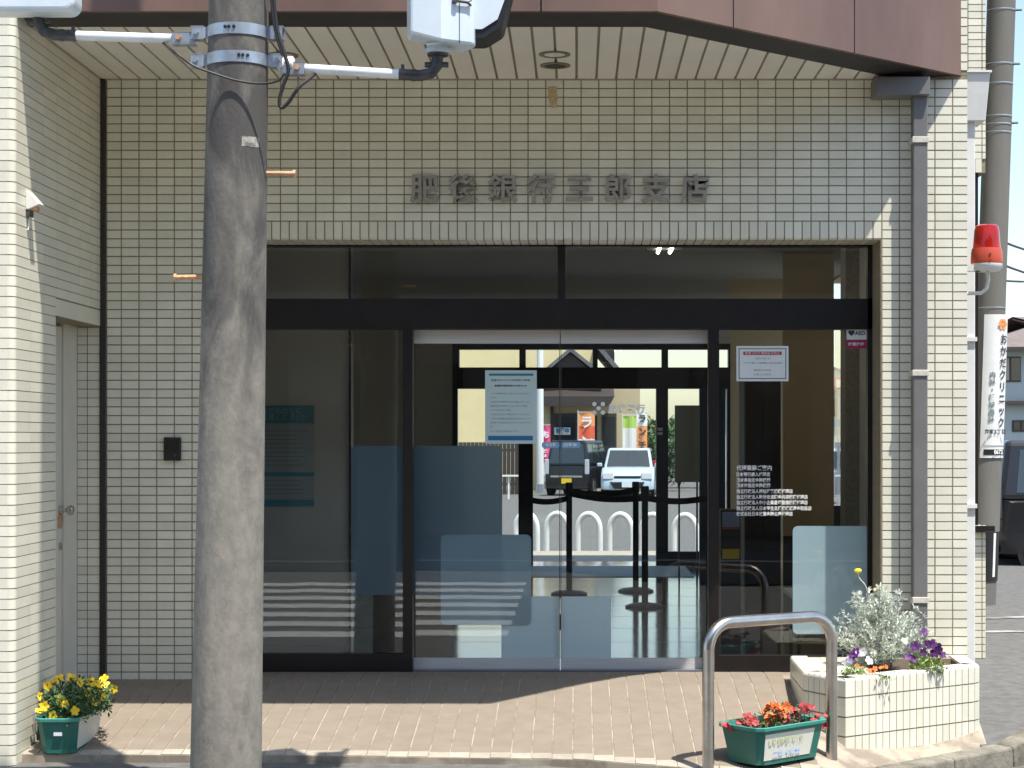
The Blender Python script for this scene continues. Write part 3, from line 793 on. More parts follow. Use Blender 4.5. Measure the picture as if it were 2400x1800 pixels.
no = thing('aed_sticker', 'small white and crimson AED sticker in the top corner of the side glass', 'sticker', (Xat(2007, Yn), Yn, Zat(820, Yn)))
flat(MB(), 1984, 2031, 772.5, 796, Yn).build('white_field', 'paper', no)
flat(MB(), 1984, 2031, 796, 817, Yn).build('crimson_field', 'ink_magenta', no)
text_obj('print', '♥AED', .03, (Xat(1988, Yn), Yn-.0016, Zat(781.5, Yn)), 'ink', no, width=40/S(Yn), offset=.0008)
text_obj('print', '設置施設', .02, (Xat(1988, Yn), Yn-.0016, Zat(807, Yn)), 'paper', no, width=38/S(Yn), offset=.0005)

# small facade fittings
o = MB().box(Xat(383, -.03), Xat(423, -.03), -.032, -.004, Zat(1080, -.03), Zat(1025, -.03)).build('card_reader', 'black', bevel=.006)
t = thing('intercom_box', 'small black keypad box mounted on the tiled wall beside the pole', 'intercom', (Xat(403, -.02), -.004, Zat(1080, -.02)))
o.name = 'housing'; attach(o, t)
MB().box(Xat(388, -.034), Xat(418, -.034), -.0345, -.0325, Zat(1058, -.034), Zat(1032, -.034)).build('face_plate', 'frame', t)
MB().tube([(Xat(410, -.034), -.033, Zat(1067, -.034)), (Xat(410, -.034), -.037, Zat(1067, -.034))], .006, 12).build('button', 'dark_metal', t)
m = MB(); random.seed(3)
for k in range(9):
    cx, cz = Xat(1296+random.uniform(-7, 7), 0), Zat(228+random.uniform(-18, 18), 0); a, c = random.uniform(.008, .02), random.uniform(.01, .028)
    m.box(cx-a, cx+a, -.0052-.0002*k, -.0033, cz-c, cz+c)
tag(m.build('adhesive_mark', 'tape'), 'peeling yellowish tape remains on the wall tiles under the downlights', 'tape')
# motion sensor on the wing
t = thing('security_sensor', 'white hooded sensor on the side of the projecting wall', 'sensor', (XL, -1.40, Zat(500, -1.4)))
za, zb = Zat(448, -1.4), Zat(482, -1.4)
MB().extr([(XL, -1.435, za), (XL, -1.435, zb-.022), (XL+.016, -1.435, zb-.022), (XL+.072, -1.435, zb+.004), (XL+.012, -1.435, za)], (0, .075, 0)).build('hood', 'white_plastic', t, bevel=.004)
MB().box(XL+.016, XL+.052, -1.425, -1.372, zb-.025, zb-.004).build('sensor_eye', 'rust', t)
MB().box(XL, XL+.020, -1.43, -1.365, zb-.055, zb-.024).build('mount', 'dark_metal', t)
m = MB(); m.tube([(XL+.012, -1.40, zb-.05), (XL+.006, -1.405, zb-.10), (XL+.004, -1.41, zb-.12)], .005, 6)
m.build('lead', 'white_plastic', t)

# ---- red beacon
t = thing('rotating_beacon', 'red rotating warning beacon on a bracket at the building corner', 'beacon', (Xat(2312, .1), .1, Zat(636, .1)))
c = (Xat(2312.5, .1), .1, Zat(636, .1)); s_ = S(.1)
MB().lathe((c[0], c[1], Zat(583, .1)), [(.079, 0), (.076, .03), (.071, .10), (.064, .128), (.05, .136), (.001, .138)], 28).build('lens', 'red_glass', t, smooth=True)
MB().lathe((c[0], c[1]+.01, Zat(583, .1)+.01), [(.022, 0), (.05, .03), (.058, .075), (.04, .10), (.012, .105)], 16).build('reflector', 'galv', t, smooth=True)
MB().lathe((c[0], c[1], Zat(618, .1)), [(.088, 0), (.090, .012), (.088, .06), (.083, .086)], 28).build('base', 'red_base', t, smooth=True)
MB().lathe((c[0], c[1], Zat(636, .1)), [(.001, 0), (.07, 0), (.088, .022), (.088, .042)], 28).build('base_plate', 'white_plastic', t, smooth=True)
m = MB(); m.tube([(c[0]+.005, .1, Zat(632, .1)), (c[0]+.01, .1, Zat(655, .1)), (c[0]+.0, .1, Zat(676, .1)), (c[0]-.03, .1, Zat(687, .1)), (XR-.02, .1, Zat(688, .1))], .011, 10)
m.build('bracket_arm', 'white_plastic', t, smooth=True)
MB().box(XR-.006, XR+.09, .06, .14, Zat(636, .1), Zat(622, .1)).build('shelf', 'white_plastic', t)
for k, z in enumerate((594, 607)):
    MB().tube([(c[0], .1-.088, Zat(z, 0)), (c[0], .1-.094, Zat(z, 0))], .006 - .002*k, 10).build('screw', 'steel', t)

# ------------------------------------------------------------------ inside the bank
FZ = -.034
# rear glazing
YR = YB
b = MB()
xg0, xg1 = Xat(1060, YR), Xat(1712, YR)
def rb(m, xa, xb, ya, yb, y0=YR, y1=YR+.12): m.box(Xat(xa, YR), Xat(xb, YR), y0, y1, Zat(yb, YR), Zat(ya, YR)); return m
b.box(XI0, xg0, YR, YR+.2, FZ, 3.05)
b.box(xg0, xg1, YR, YR+.2, Zat(806, YR), 3.05)
b.build('rear_wall', 'int_wall', bank)
b = MB(); b.box(xg1, XI1-.20, YR, YR+.2, FZ, 3.05); b.build('rear_wall', 'int_beige', bank)
YS_ = 6.6
scr = thing('beige_screen', 'tall beige screen with a narrow see-through gap inside the right glass', 'screen', (2.3, YS_, FZ))
for xa, xb in ((1836, 1954.5), (1972, 2046)): MB().box(Xat(xa, YS_), min(Xat(xb, YS_), XI1-.142), YS_, YS_+.06, .42 if xa < 1900 else .30, 3.02).build('panel', 'int_beige', scr)
MB().box(Xat(1836, YS_), Xat(1954, YS_), YS_+.005, YS_+.05, FZ, .42).build('base_board', 'int_dark', scr)
MB().box(Xat(1954, YS_), XI1-.142, YS_+.07, YS_+.10, FZ, Zat(1186, YS_)).build('low_board', 'int_dark', scr)
rf = rb(MB(), 1060, 1712, 861, 911).build('rear_frame', 'frame', bank)
rb(MB(), 1060, 1712, 805, 819).build('top_bar', 'frame', rf)
for xa, xb in ((1060, 1076), (1217, 1232), (1389, 1401), (1551, 1566), (1670, 1686), (1707, 1712)):
    rb(MB(), xa, xb, 819, 861).build('transom_bar', 'frame', rf)
for xa, xb in ((1060, 1072), (1215, 1249), (1538, 1566), (1640, 1690), (1704, 1712)):
    rb(MB(), xa, xb, 911, 1325).build('post', 'frame', rf)
rb(MB(), 1060, 1215, 1310, 1326).build('sill', 'frame', rf); rb(MB(), 1566, 1712, 1293, 1326).build('sill', 'frame', rf)
for y_ in (1006, 1016):
    m = MB().box(Xat(1541, YR), Xat(1553, YR), YR-.02, YR, Zat(y_+3.5, YR), Zat(y_-3.5, YR)); m.build('lock_plate', 'alu', rf)
for xa, xb in ((1249, 1392), (1393, 1538)):
    d_ = MB().box(Xat(xa, YR), Xat(xb, YR), YR+.05, YR+.056, Zat(1318, YR), Zat(914, YR)).build('rear_sliding_door', 'glass_rear', bank)
for xa, xb, ya, yb in ((1072, 1215, 911, 1310), (1566, 1640, 911, 1293), (1690, 1704, 911, 1293), (1076, 1712, 819, 861)):
    MB().box(Xat(xa, YR), Xat(xb, YR), YR+.07, YR+.076, Zat(yb, YR), Zat(ya, YR)).build('rear_pane', 'glass_rear', bank)
# mark, name and touch stickers on the front sliding doors
Yl = YDR - .004
for cx, cy in ((1393, 947), (1413, 947), (1403, 957), (1393, 967), (1413, 967)):
    m = MB(); p = Vector((Xat(cx, Yl), Yl, Zat(cy, Yl))); rd = 5.2/S(Yl)
    m.extr([p + Vector((math.cos(R(a))*rd, 0, math.sin(R(a))*rd)) for a in range(0, 360, 30)], (0, .002, 0)); m.build('door_emblem', 'letter_white', d_r)
text_obj('door_lettering', '肥後銀行', .05, (Xat(1426, Yl), Yl, Zat(959, Yl)), 'letter_white', d_r, width=86/S(Yl), offset=.0018)
for xa, xb, dd_, tx in ((1270, 1311, d_l, '◀自動'), (1316, 1361, d_r, '自動▶')):
    t_ = MB(); t_.extr(rrect(xa, xb, 1036, 1050, .012, Yl), (0, .002, 0)); st_ = t_.build('door_sticker', 'vinyl_blue', dd_)
    text_obj('door_sticker_print', tx, .022, (Xat(xa+6, Yl), Yl-.001, Zat(1043, Yl)), 'letter_white', dd_, width=(xb-xa-13)/S(Yl), offset=.0006)
# rear outside landing
b = MB(); b.box(-4, 4.5, YR+.36, YR+3.4, -.30, -.085); struct(b.build('pavement', 'border'))
b = MB()
for k in range(9):
    for q in range(5):
        b.tube([(-.35+.075*k, YR-.25-.10*q, FZ), (-.35+.075*k, YR-.25-.10*q, FZ+.004)], .018, 8)
b.build('tactile_dots', 'bracket', bank)
b = MB(); b.box(-1.0, 1.15, YR-1.75, YR-.2, FZ, FZ+.006)
b.build('door_mat', 'int_board', bank)

# belt barrier posts
def barrier(x, y, label):
    t = thing('barrier_post', label, 'barrier', (x, y, FZ), 'queue barrier posts inside the bank')
    MB().lathe((x, y, FZ), [(.001, 0), (.155, 0), (.16, .012), (.12, .028), (.03, .04)], 24).build('base', 'dark_metal', t, smooth=True)
    MB().lathe((x, y, FZ+.03), [(.026, 0), (.026, .84), (.033, .845), (.033, .93), (.028, .94)], 16).build('tube', 'black', t, smooth=True)
    return t
bpos = [(Xat(1334, 5.6), 5.6), (Xat(1490, 5.9), 5.9), (Xat(1511.5, 4.35), 4.35)]
barrier(*bpos[0], 'slim black queue barrier post standing alone left on the bank floor')
tb1 = barrier(*bpos[1], 'black queue barrier post set back behind its twin')
tb2 = barrier(*bpos[2], 'black queue barrier post with its round base nearer the front door')
def belt(a, c, z, parent):
    a, c = Vector((a[0], a[1], FZ+z)), Vector((c[0], c[1], FZ+z)); n_ = (c-a).cross(Vector((0, 0, 1))).normalized()*.002
    m = MB()
    for k in range(8):
        p, q = a.lerp(c, k/8), a.lerp(c, (k+1)/8); sg = lambda t: -.03*math.sin(math.pi*t)
        p = p + Vector((0, 0, sg(k/8))); q = q + Vector((0, 0, sg((k+1)/8)))
        dn = Vector((0, 0, -.05)); m.hexa([p+dn-n_, q+dn-n_, q+dn+n_, p+dn+n_, p-n_, q-n_, q+n_, p+n_])
    m.build('belt', 'black', parent)
belt(bpos[0], bpos[1], .92, tb1); belt((Xat(1230, 5.4), 5.4), bpos[0], .86, tb1); belt(bpos[2], (Xat(1668, 4.5), 4.5), .90, tb2)
belt((bpos[0][0], bpos[0][1]), (bpos[2][0], bpos[2][1]), .90, tb2)

# interior partitions and furniture
pt_ = thing('lobby_partition', 'tall beige partition panel inside behind the left glass', 'partition', (-1.7, 1.6, FZ))
MB().box(-2.6, Xat(818, 1.6), 1.6, 1.68, FZ, 3.02).build('panel', 'int_wall', pt_)
MB().box(Xat(817, 1.58), Xat(823, 1.58), 1.58, 1.70, FZ, 3.02).build('edge_post', 'frame', pt_)
t = thing('lobby_poster', 'dim teal poster on the partition behind the left glass', 'poster', (Xat(660, 1.58), 1.59, Zat(1186, 1.58)))
yq = 1.59
MB().box(Xat(560, yq), Xat(736, yq), yq, yq+.008, Zat(1186, yq), Zat(951, yq)).build('sheet', 'int_board', t)
m = MB()
for ya, yb in ((951, 992), (1107, 1116), (1171, 1186)): m.box(Xat(560, yq), Xat(736, yq), yq-.002, yq, Zat(yb, yq), Zat(ya, yq))
m.build('teal_band', 'ink_teal', t)
text_obj('print', '現金の払出しに\nご注意ください!!', .045, (Xat(596, yq), yq-.003, Zat(971, yq)), 'int_board', t, line=.95)
m = MB()
for k in range(9): m.box(Xat(575, yq), Xat(random.uniform(690, 730), yq), yq-.002, yq, Zat(1009+10*k+2, yq), Zat(1009+10*k, yq))
for k in range(4): m.box(Xat(575, yq), Xat(random.uniform(690, 730), yq), yq-.002, yq, Zat(1126+10*k+2, yq), Zat(1126+10*k, yq))
m.build('print_lines', 'ink_grey', t)
t = thing('service_counter', 'dark service counter along the left of the bank hall', 'counter', (-2.3, 5.6, FZ))
MB().box(-2.9, -1.75, 3.4, 8.2, FZ, 1.0).build('counter_front', 'int_dark', t); MB().box(-2.95, -1.68, 3.35, 8.25, 1.0, 1.04).build('counter_top', 'int_board', t)
t = thing('ceiling_light', 'lit twin tube ceiling light just inside the entrance', 'light', (Xat(1560, 2.0), 2.0, 3.0))
zc = 2.62
hx = [(1547, 583), (1571, 583)]
MB().box(.49, .75, 1.4, 2.75, zc+.03, zc+.09).build('housing', 'int_dark', t)
for X_ in (.58, .665):
    MB().tube([(X_, 1.5, zc+.014), (X_, 2.66, zc+.014)], .012, 10).build('tube', 'tube_on', t)
MB().box(.55, .69, 1.7, 2.0, zc+.09, 3.02).build('stem', 'int_dark', t)
for k_, (lx, ly) in enumerate(((1.7, 4.1), (-1.2, 4.1))):  # two added fill lights hidden above the lintel, only to brighten the hall
    t = thing('ceiling_light', ['lit twin tube ceiling light over the right aisle of the hall', 'lit twin tube ceiling light over the counter of the hall'][k_], 'light', (lx, ly, 3.0))
    MB().box(lx-.15, lx+.15, ly-.62, ly+.62, 2.97, 3.018).build('housing', 'white', t)
    for dx in (-.07, .07): MB().tube([(lx+dx, ly-.58, 2.955), (lx+dx, ly+.58, 2.955)], .014, 10).build('tube', 'tube_on', t)
t = thing('brochure_stand', 'brochure stand with photo posters and a yellow base strip inside the right glass', 'brochure stand', (Xat(1712, 3), 3.0, FZ))
yq = 3.0
MB().box(Xat(1690, yq), Xat(1736, yq), yq, yq+.25, FZ, Zat(1195, yq)).build('cabinet', 'int_dark', t)
MB().box(Xat(1693, yq), Xat(1733, yq), yq-.004, yq, Zat(1235, yq), Zat(1200, yq)).build('poster', 'ink_paleblue', t)
MB().box(Xat(1693, yq), Xat(1733, yq), yq-.004, yq, Zat(1310, yq), Zat(1287, yq)).build('poster', 'plate_yellow', t)
MB().box(Xat(1693, yq), Xat(1733, yq), yq-.004, yq, Zat(1240, yq), Zat(1236, yq)).build('strip', 'flag_red', t)
t = thing('notice_board', 'tall dark board standing by the rear sidelight', 'notice board', (Xat(1630, 7), 7.0, FZ))
MB().box(Xat(1582, 7.0), Xat(1640, 7.0), 7.0, 7.05, Zat(1130, 7), Zat(950, 7)).build('board', 'int_board', t)
MB().box(Xat(1640, 7.02), Xat(1700, 7.02), 7.02, 7.08, FZ, Zat(910, 7)).build('side_panel', 'int_blue', t)
for x_ in (1590, 1632): MB().box(Xat(x_, 7), Xat(x_+4, 7), 7.01, 7.04, FZ, Zat(1130, 7)).build('leg', 'int_dark', t)
t = thing('dark_cabinet', 'dark cabinet block inside the right glass beneath the white lettering', 'cabinet', (Xat(1770, 4), 4.0, FZ))
MB().box(Xat(1745, 4.0), Xat(1830, 4.0), 4.0, 4.5, FZ, 2.0).build('carcass', 'int_dark', t); MB().box(Xat(1748, 4.0), Xat(1786, 4), 3.985, 4.0, FZ+.08, 1.95).build('door', 'wood_dark', t); MB().box(Xat(1789, 4.0), Xat(1827, 4), 3.985, 4.0, FZ+.08, 1.95).build('door', 'wood_dark', t)
t = thing('low_table', 'low table beside the right glass inside the bank', 'table', (Xat(1930, 1.4), 1.4, FZ))
MB().box(Xat(1850, 1.4), Xat(2030, 1.4), 1.2, 1.75, .30, .33).build('table_top', 'int_wall', t)
for x_ in (1862, 2015):
    for y_ in (1.25, 1.68): MB().box(Xat(x_, 1.4), Xat(x_+8, 1.4), y_, y_+.03, FZ, .30).build('leg', 'int_dark', t)

# ------------------------------------------------------------------ utility pole with signals in front
PY = -2.6
pole = thing('utility_pole', 'weathered concrete utility pole with steel bands standing at the road edge', 'utility pole', (Xat(529, PY), PY, zr(-1.49, PY)))
pb = Vector((Xat(529.5, PY), PY, -.086)); ptp = Vector((Xat(560, PY), PY, Zat(0, PY)))
ax = (ptp-pb)
def pc(z): return pb + ax*((z-pb.z)/ax.z)
def prad(z): return .150 + (.1255-.150)*((z-pb.z)/ax.z)
m = MB(); zsn = [-.5, -.086, .6, 1.2, 1.9, 2.5, 3.17, 4.5, 6.0, 8.5]
m.tube([pc(z) for z in zsn], [prad(z) for z in zsn], 40); m.build('shaft', 'pole', pole, smooth=True)
# step bolts
for x0_, x1_, y_, sy in ((478, 408, 648, 1), (630, 693, 405, 1)):
    z = Zat(y_, PY); a, c = Vector((Xat(x0_, PY), PY, z)), Vector((Xat(x1_, PY), PY, z-.004))
    a = a.lerp(pc(z), .6); m = MB(); m.tube([a, c], .0105, 8); dd = (c-a).normalized(); m.tube([c-dd*.012, c], .016, 8); m.build('step_bolt', 'rust', pole)
# faded paint patch
m = MB(); zq = Zat(341, PY)
for k in range(6):
    a0, a1 = R(-70+6*k), R(-64+6*k); rr_ = prad(zq)+.0007; h_ = random.uniform(.014, .022)
    c0 = pc(zq); m.quad((c0.x+rr_*math.cos(a0), c0.y+rr_*math.sin(a0), zq-h_), (c0.x+rr_*math.cos(a1), c0.y+rr_*math.sin(a1), zq-h_),
        (c0.x+rr_*math.cos(a1), c0.y+rr_*math.sin(a1), zq+h_), (c0.x+rr_*math.cos(a0), c0.y+rr_*math.sin(a0), zq+h_))
m.build('paint_patch', 'paint_worn', pole)
# bands
def band(ymid, name):
    z = Zat(ymid, PY); m = MB(); r0 = prad(z)+.004; h_ = .024
    c0 = pc(z); n_ = 36
    ring = []
    for k in range(n_+1):
        a = R(-172 + 164*k/n_); ring.append((c0.x+r0*math.cos(a), c0.y+r0*math.sin(a)))
    ring = [(c0.x-r0-.062, c0.y-.035), (c0.x-r0-.012, c0.y-.035)] + ring[1:-1] + [(c0.x+r0+.012, c0.y-.035), (c0.x+r0+.062, c0.y-.035)]
    for (a, c) in zip(ring, ring[1:]):
        d = Vector((c[0]-a[0], c[1]-a[1])).normalized(); q = Vector((-d.y, d.x))*-.004
        m.hexa([(a[0], a[1], z-h_), (c[0], c[1], z-h_), (c[0]-q.x, c[1]-q.y, z-h_), (a[0]-q.x, a[1]-q.y, z-h_),
                (a[0], a[1], z+h_), (c[0], c[1], z+h_), (c[0]-q.x, c[1]-q.y, z+h_), (a[0]-q.x, a[1]-q.y, z+h_)])
    o = m.build('band', 'galv', pole)
    m = MB()
    for a in (-104, -97, -88) if ymid < 100 else (-78, -71, -62):
        p = Vector((c0.x+(r0+.0035)*math.cos(R(a)), c0.y+(r0+.0035)*math.sin(R(a)), z+.004)); n2 = Vector((math.cos(R(a)), math.sin(R(a)), 0))
        m.tube([p-n2*.004, p+n2*.001], .007, 10)
    m.build('band_hole', 'black', o)
    for sx in (-1, 1):
        p = Vector((c0.x+sx*(r0+.042), c0.y-.035, z)); MB().tube([p+Vector((0, -.014, 0)), p+Vector((0, .07, 0))], .011, 6).build('bolt', 'galv', o)
    # flanged lugs of the back half
    for sx in (-1, 1):
        m = MB()
        xa, xb = c0.x+sx*(r0+.01), c0.x+sx*(r0+.066)
        m.box(min(xa, xb), max(xa, xb), c0.y+.012, c0.y+.018, z-h_-.004, z+h_+.004); m.box(min(xa, xb), max(xa, xb), c0.y-.036, c0.y+.018, z+h_, z+h_+.004)
        m.box(min(xa, xb), max(xa, xb), c0.y-.036, c0.y+.018, z-h_-.004, z-h_+.002)
        m.build('lug', 'galv', o)
    return z
zb1, zb2 = band(80, 'band'), band(145, 'band')

def arm(parent, x0, y0, x1, y1, dirn):
    a, c = W(x0, y0, PY), W(x1, y1, PY)
    m = MB(); m.tube([a, c], .021, 16); m.build('arm_pipe', 'white_pipe', parent, smooth=True)
    # channel bracket between band and pipe
    xb_ = a.x - dirn*.10
    m = MB(); m.box(min(xb_, a.x), max(xb_, a.x), PY-.026, PY-.022, a.z-.022, a.z+.022); m.box(min(xb_, a.x), max(xb_, a.x), PY-.026, PY+.03, a.z+.020, a.z+.024); m.box(min(xb_, a.x), max(xb_, a.x), PY-.026, PY+.03, a.z-.028, a.z-.024)
    m.build('arm_bracket', 'galv', parent)
    p = Vector((a.x - dirn*.03, PY-.03, a.z)); MB().tube([p, p+Vector((0, -.012, 0))], .012, 6).build('bolt', 'rust', parent)
    d = (c-a).normalized()
    m = MB(); m.tube([c-d*.09, c-d*.05], .0245, 16); m.tube([c-d*.035, c-d*.02], .0265, 16)
    e = [c-d*.06, c-d*.0, c+d*.045+Vector((0, 0, .012)), c+d*.07+Vector((0, 0, .045)), c+d*.075+Vector((0, 0, .10))]
    m.tube(e, .0245, 16); m.tube([e[-1]+Vector((0, 0, -.012)), e[-1]+Vector((0, 0, .012))], .045, 20)
    m.tube([e[3]+Vector((-.05, 0, .005)), e[3]+Vector((.05, 0, .005))], .012, 8)
    m.tube([c-d*.075+Vector((0, 0, .02)), c-d*.075+Vector((0, 0, .042))], .008, 6)
    m.build('elbow', 'dark_metal', parent, smooth=True)
    return e[-1]

# right signal: rear of a pedestrian signal head
sg = thing('pedestrian_signal', 'pale grey signal head seen from behind on the arm that ends above the sliding doors', 'traffic light', (Xat(1035, PY), PY, Zat(140, PY)), 'signal heads on the pole')
e = arm(sg, 715, 161, 985, 177, 1)
zb = Zat(113, PY)
def rot(p, a, c): v = Vector((p[0]-c[0], p[1]-c[1])); ca, sa = math.cos(a), math.sin(a); return (c[0]+v.x*ca-v.y*sa, c[1]+v.x*sa+v.y*ca)
cc = (Xat(1040, PY), PY-.02)
hs = [rot((cc[0]+x, cc[1]+y), R(24), cc) for x, y in ((-.165, -.05), (-.05, -.11), (.105, -.09), (.13, -.04), (.13, .10), (-.13, .10))]
m = MB(); n_ = len(hs)
low = [(p[0], p[1], zb + (.035 if k in (0, 5) else 0)) for k, p in enumerate(hs)]
i = 0
m.v = low + [(p[0], p[1], zb+.55) for p in hs]
m.f = [tuple(reversed(range(n_))), tuple(range(n_, 2*n_))] + [(k, (k+1) % n_, n_+(k+1) % n_, n_+k) for k in range(n_)]; m.r = [.5]*len(m.f)
m.build('housing', 'signal', sg, bevel=.012)
m = MB(); m.lathe((e.x, e.y, e.z-.004), [(.03, 0), (.06, .004), (.06, .012), (.045, .03), (.05, zb-e.z+.02)], 18); m.build('mount_cup', 'signal', sg, smooth=True)
p0 = Vector((hs[1][0]*.45+hs[2][0]*.55, hs[1][1]*.45+hs[2][1]*.55, 0)); dv = Vector((hs[2][0]-hs[1][0], hs[2][1]-hs[1][1], 0)).normalized(); nv = Vector((dv.y, -dv.x, 0))
zl = Zat(17, PY)
m = MB(); m.tube([p0-dv*.03+nv*.012+Vector((0, 0, zl)), p0+dv*.035+nv*.012+Vector((0, 0, zl))], .006, 8); m.tube([p0-dv*.025+Vector((0, 0, zl)), p0-dv*.025+nv*.02+Vector((0, 0, zl))], .012, 8)
m.tube([p0+dv*.03+nv*.012+Vector((0, 0, zl)), p0+dv*.05+nv*.012+Vector((0, 0, zl-.012))], .005, 6); m.tube([p0+dv*.03+nv*.012+Vector((0, 0, zl)), p0+dv*.05+nv*.012+Vector((0, 0, zl+.012))], .005, 6)
m.build('latch', 'dark_metal', sg)
m = MB(); sx = p0 + nv*.002
m.box(-.002, .002, -.002, .002, 0, 0)
m = MB(); m.hexa([tuple(p0-dv*.0015+Vector((0, 0, zb))), tuple(p0+dv*.0015+Vector((0, 0, zb))), tuple(p0+dv*.0015+nv*.0015+Vector((0, 0, zb))), tuple(p0-dv*.0015+nv*.0015+Vector((0, 0, zb))),
    tuple(p0-dv*.0015+Vector((0, 0, zb+.5))), tuple(p0+dv*.0015+Vector((0, 0, zb+.5))), tuple(p0+dv*.0015+nv*.0015+Vector((0, 0, zb+.5))), tuple(p0-dv*.0015+nv*.0015+Vector((0, 0, zb+.5)))])
m.build('seam', 'dark_metal', sg)
# visor hood on the lamp side: white shell with a black rim
Yv = PY + .03
prof = [(1096, -60), (1096, 68), (1130, 68), (1166, 45), (1184, -5), (1200, -60)]
m = MB(); m.extr([W(x, y, Yv-.05) for x, y in prof], (0, .006, 0)); m.build('visor', 'signal', sg)
prof2 = [(1096, 66), (1128, 66), (1163, 44), (1181, -5), (1196, -60), (1208, -60), (1193, 0), (1178, 60), (1172, 68), (1140, 88), (1130, 91), (1096, 91)]
m = MB(); m.extr([W(x, y, Yv-.044) for x, y in prof2], (0, .20, 0)); m.build('visor_rim', 'black', sg, bevel=.004)

# left signal: underside of a second head
sg2 = thing('pedestrian_signal', 'pale grey signal head seen from below on the arm in front of the projecting wall', 'traffic light', (Xat(60, PY), PY, Zat(25, PY)), 'signal heads on the pole')
e = arm(sg2, 405, 91, 130, 82, -1)
m = MB(); zz = Zat(26, PY)
pts = rrect(-60, 174, -300, 26, .045, PY-.13)
m.extr(pts, (0, .14, 0)); m.build('housing', 'signal', sg2, bevel=.02, seg=3)
m = MB(); m.lathe((e.x, PY-.02, e.z-.004), [(.03, 0), (.07, .004), (.07, .03)], 18); m.build('mount_cup', 'dark_metal', sg2, smooth=True)

# cables on the pole
def spline(P, n=10):
    P = [Vector(p) for p in P]; P = [P[0]*2-P[1]] + P + [P[-1]*2-P[-2]]; out = []
    for k in range(1, len(P)-2):
        for q in range(n):
            t = q/n; a, b_, c, d = P[k-1:k+3]
            out.append(.5*((2*b_) + (c-a)*t + (2*a-5*b_+4*c-d)*t*t + (3*b_-a-3*c+d)*t**3))
    out.append(P[-2]); return out
Yc = PY-.075
def cab(px, rad, label, Y=Yc):
    m = MB(); m.tube(spline([W(p[0], p[1], p[2] if len(p) > 2 else Y) for p in px]), rad, 8)
    return tag(m.build('cable', 'cable', smooth=True), label, 'cable')
ca = cab([(640, -60), (642, 0), (650, 70), (668, 130), (676, 165), (664, 200), (655, 235), (660, 252), (676, 240), (700, 205), (726, 184, PY-.03), (740, 171, PY)], .008, 'thick black cable looping down beside the pole to the right signal arm')
m = MB(); m.tube(spline([W(x, y, Yc) for x, y in [(633, -60), (636, 0), (645, 70), (662, 130)]]), .006, 8); m.build('second_strand', 'cable', ca, smooth=True)
cab([(380, 98, PY), (390, 106, PY-.03), (410, 122), (450, 152), (500, 172), (560, 190), (610, 196), (650, 190), (668, 172)], .0048, 'thin black wire slung across the front of the pole under the lower band', PY-.146)
t = thing('insulator', 'white ceramic insulator at the root of the right signal arm', 'insulator', W(672, 150, PY))
for x_ in (659, 681):
    p = W(x_, 151, PY); m = MB(); m.tube([p+Vector((-.016, 0, 0)), p+Vector((-.010, 0, 0)), p+Vector((.010, 0, 0)), p+Vector((.016, 0, 0))], [.026, .034, .034, .026], 20); m.build('disc', 'white', t, smooth=True)
m = MB(); m.tube([W(640, 151, PY), W(720, 160, PY)], .011, 10); m.build('rod', 'galv', t)

# ------------------------------------------------------------------ steel hoop
fa, fb = (0.626, -1.71), (1.265, -1.31)
hp = thing('steel_hoop_rail', 'stainless steel hoop guard rail over the green planter at the sidewalk edge', 'hoop rail', (.95, -1.5, gz(.95, -1.5)))
A, B_ = Vector((*fa, 0)), Vector((*fb, 0)); d = (B_-A).normalized(); Lh = (B_-A).length; zt = .436; rc = .13
pts = [A+Vector((0, 0, gz(*fa)-.1)), A+Vector((0, 0, zt-rc))]
for k in range(1, 8): a = R(90*k/8); pts.append(A + d*(rc-rc*math.cos(a)) + Vector((0, 0, zt-rc+rc*math.sin(a))))
pts.append(A+d*rc+Vector((0, 0, zt))); pts.append(B_-d*rc+Vector((0, 0, zt)))
for k in range(1, 8): a = R(90*k/8); pts.append(B_ - d*rc + d*rc*math.sin(a) + Vector((0, 0, zt-rc+rc*math.cos(a))))
pts += [B_+Vector((0, 0, zt-rc)), B_+Vector((0, 0, gz(*fb)-.1))]
m = MB(); m.tube(pts, .0285, 24); m.build('hoop', 'steel', hp, smooth=True)
for f_ in (): MB().lathe((*f_, gz(*f_)+.002), [(.029, 0), (.05, 0), (.048, .008), (.029, .01)], 20).build('foot_collar', 'steel', hp, smooth=True)

# ------------------------------------------------------------------ tiled flower bed
ZPT = .09
PL = [(1.208, -.02), (1.200, -.19), (1.193, -.74), (1.335, -.985), (1.375, -1.03), (1.43, -.99), (2.155, -.465), (2.19, -.42), (2.205, .0)]
bed = thing('tiled_flower_bed', 'cream tiled flower bed with slanted front built against the corner pier', 'planter', (1.7, -.45, -.27))
def offs(pl, o):
    out = []; n_ = len(pl)
    for k in range(n_):
        p0_, p1_, p2_ = Vector(pl[k-1]), Vector(pl[k]), Vector(pl[(k+1) % n_])
        d0, d1 = (p1_-p0_).normalized(), (p2_-p1_).normalized(); n0, n1 = Vector((-d0.y, d0.x)), Vector((-d1.y, d1.x))
        bs = (n0+n1); bs = bs/max(.3, bs.length_squared/2) if bs.length > 1e-6 else n0
        out.append(tuple(p1_ + bs*o))
    return out
inn = offs(PL, .10)
m = MB(); n_ = len(PL)
sub = offs(PL, .005)
for k in range(n_):
    a, c, ai, ci = sub[k], sub[(k+1) % n_], inn[k], inn[(k+1) % n_]
    m.hexa([(*a, -.45), (*c, -.45), (*ci, -.45), (*ai, -.45), (*a, ZPT-.010), (*c, ZPT-.010), (*ci, ZPT-.010), (*ai, ZPT-.010)])
m.build('bed_wall', 'grout', bed)
bw = bpy.data.objects['bed_wall']
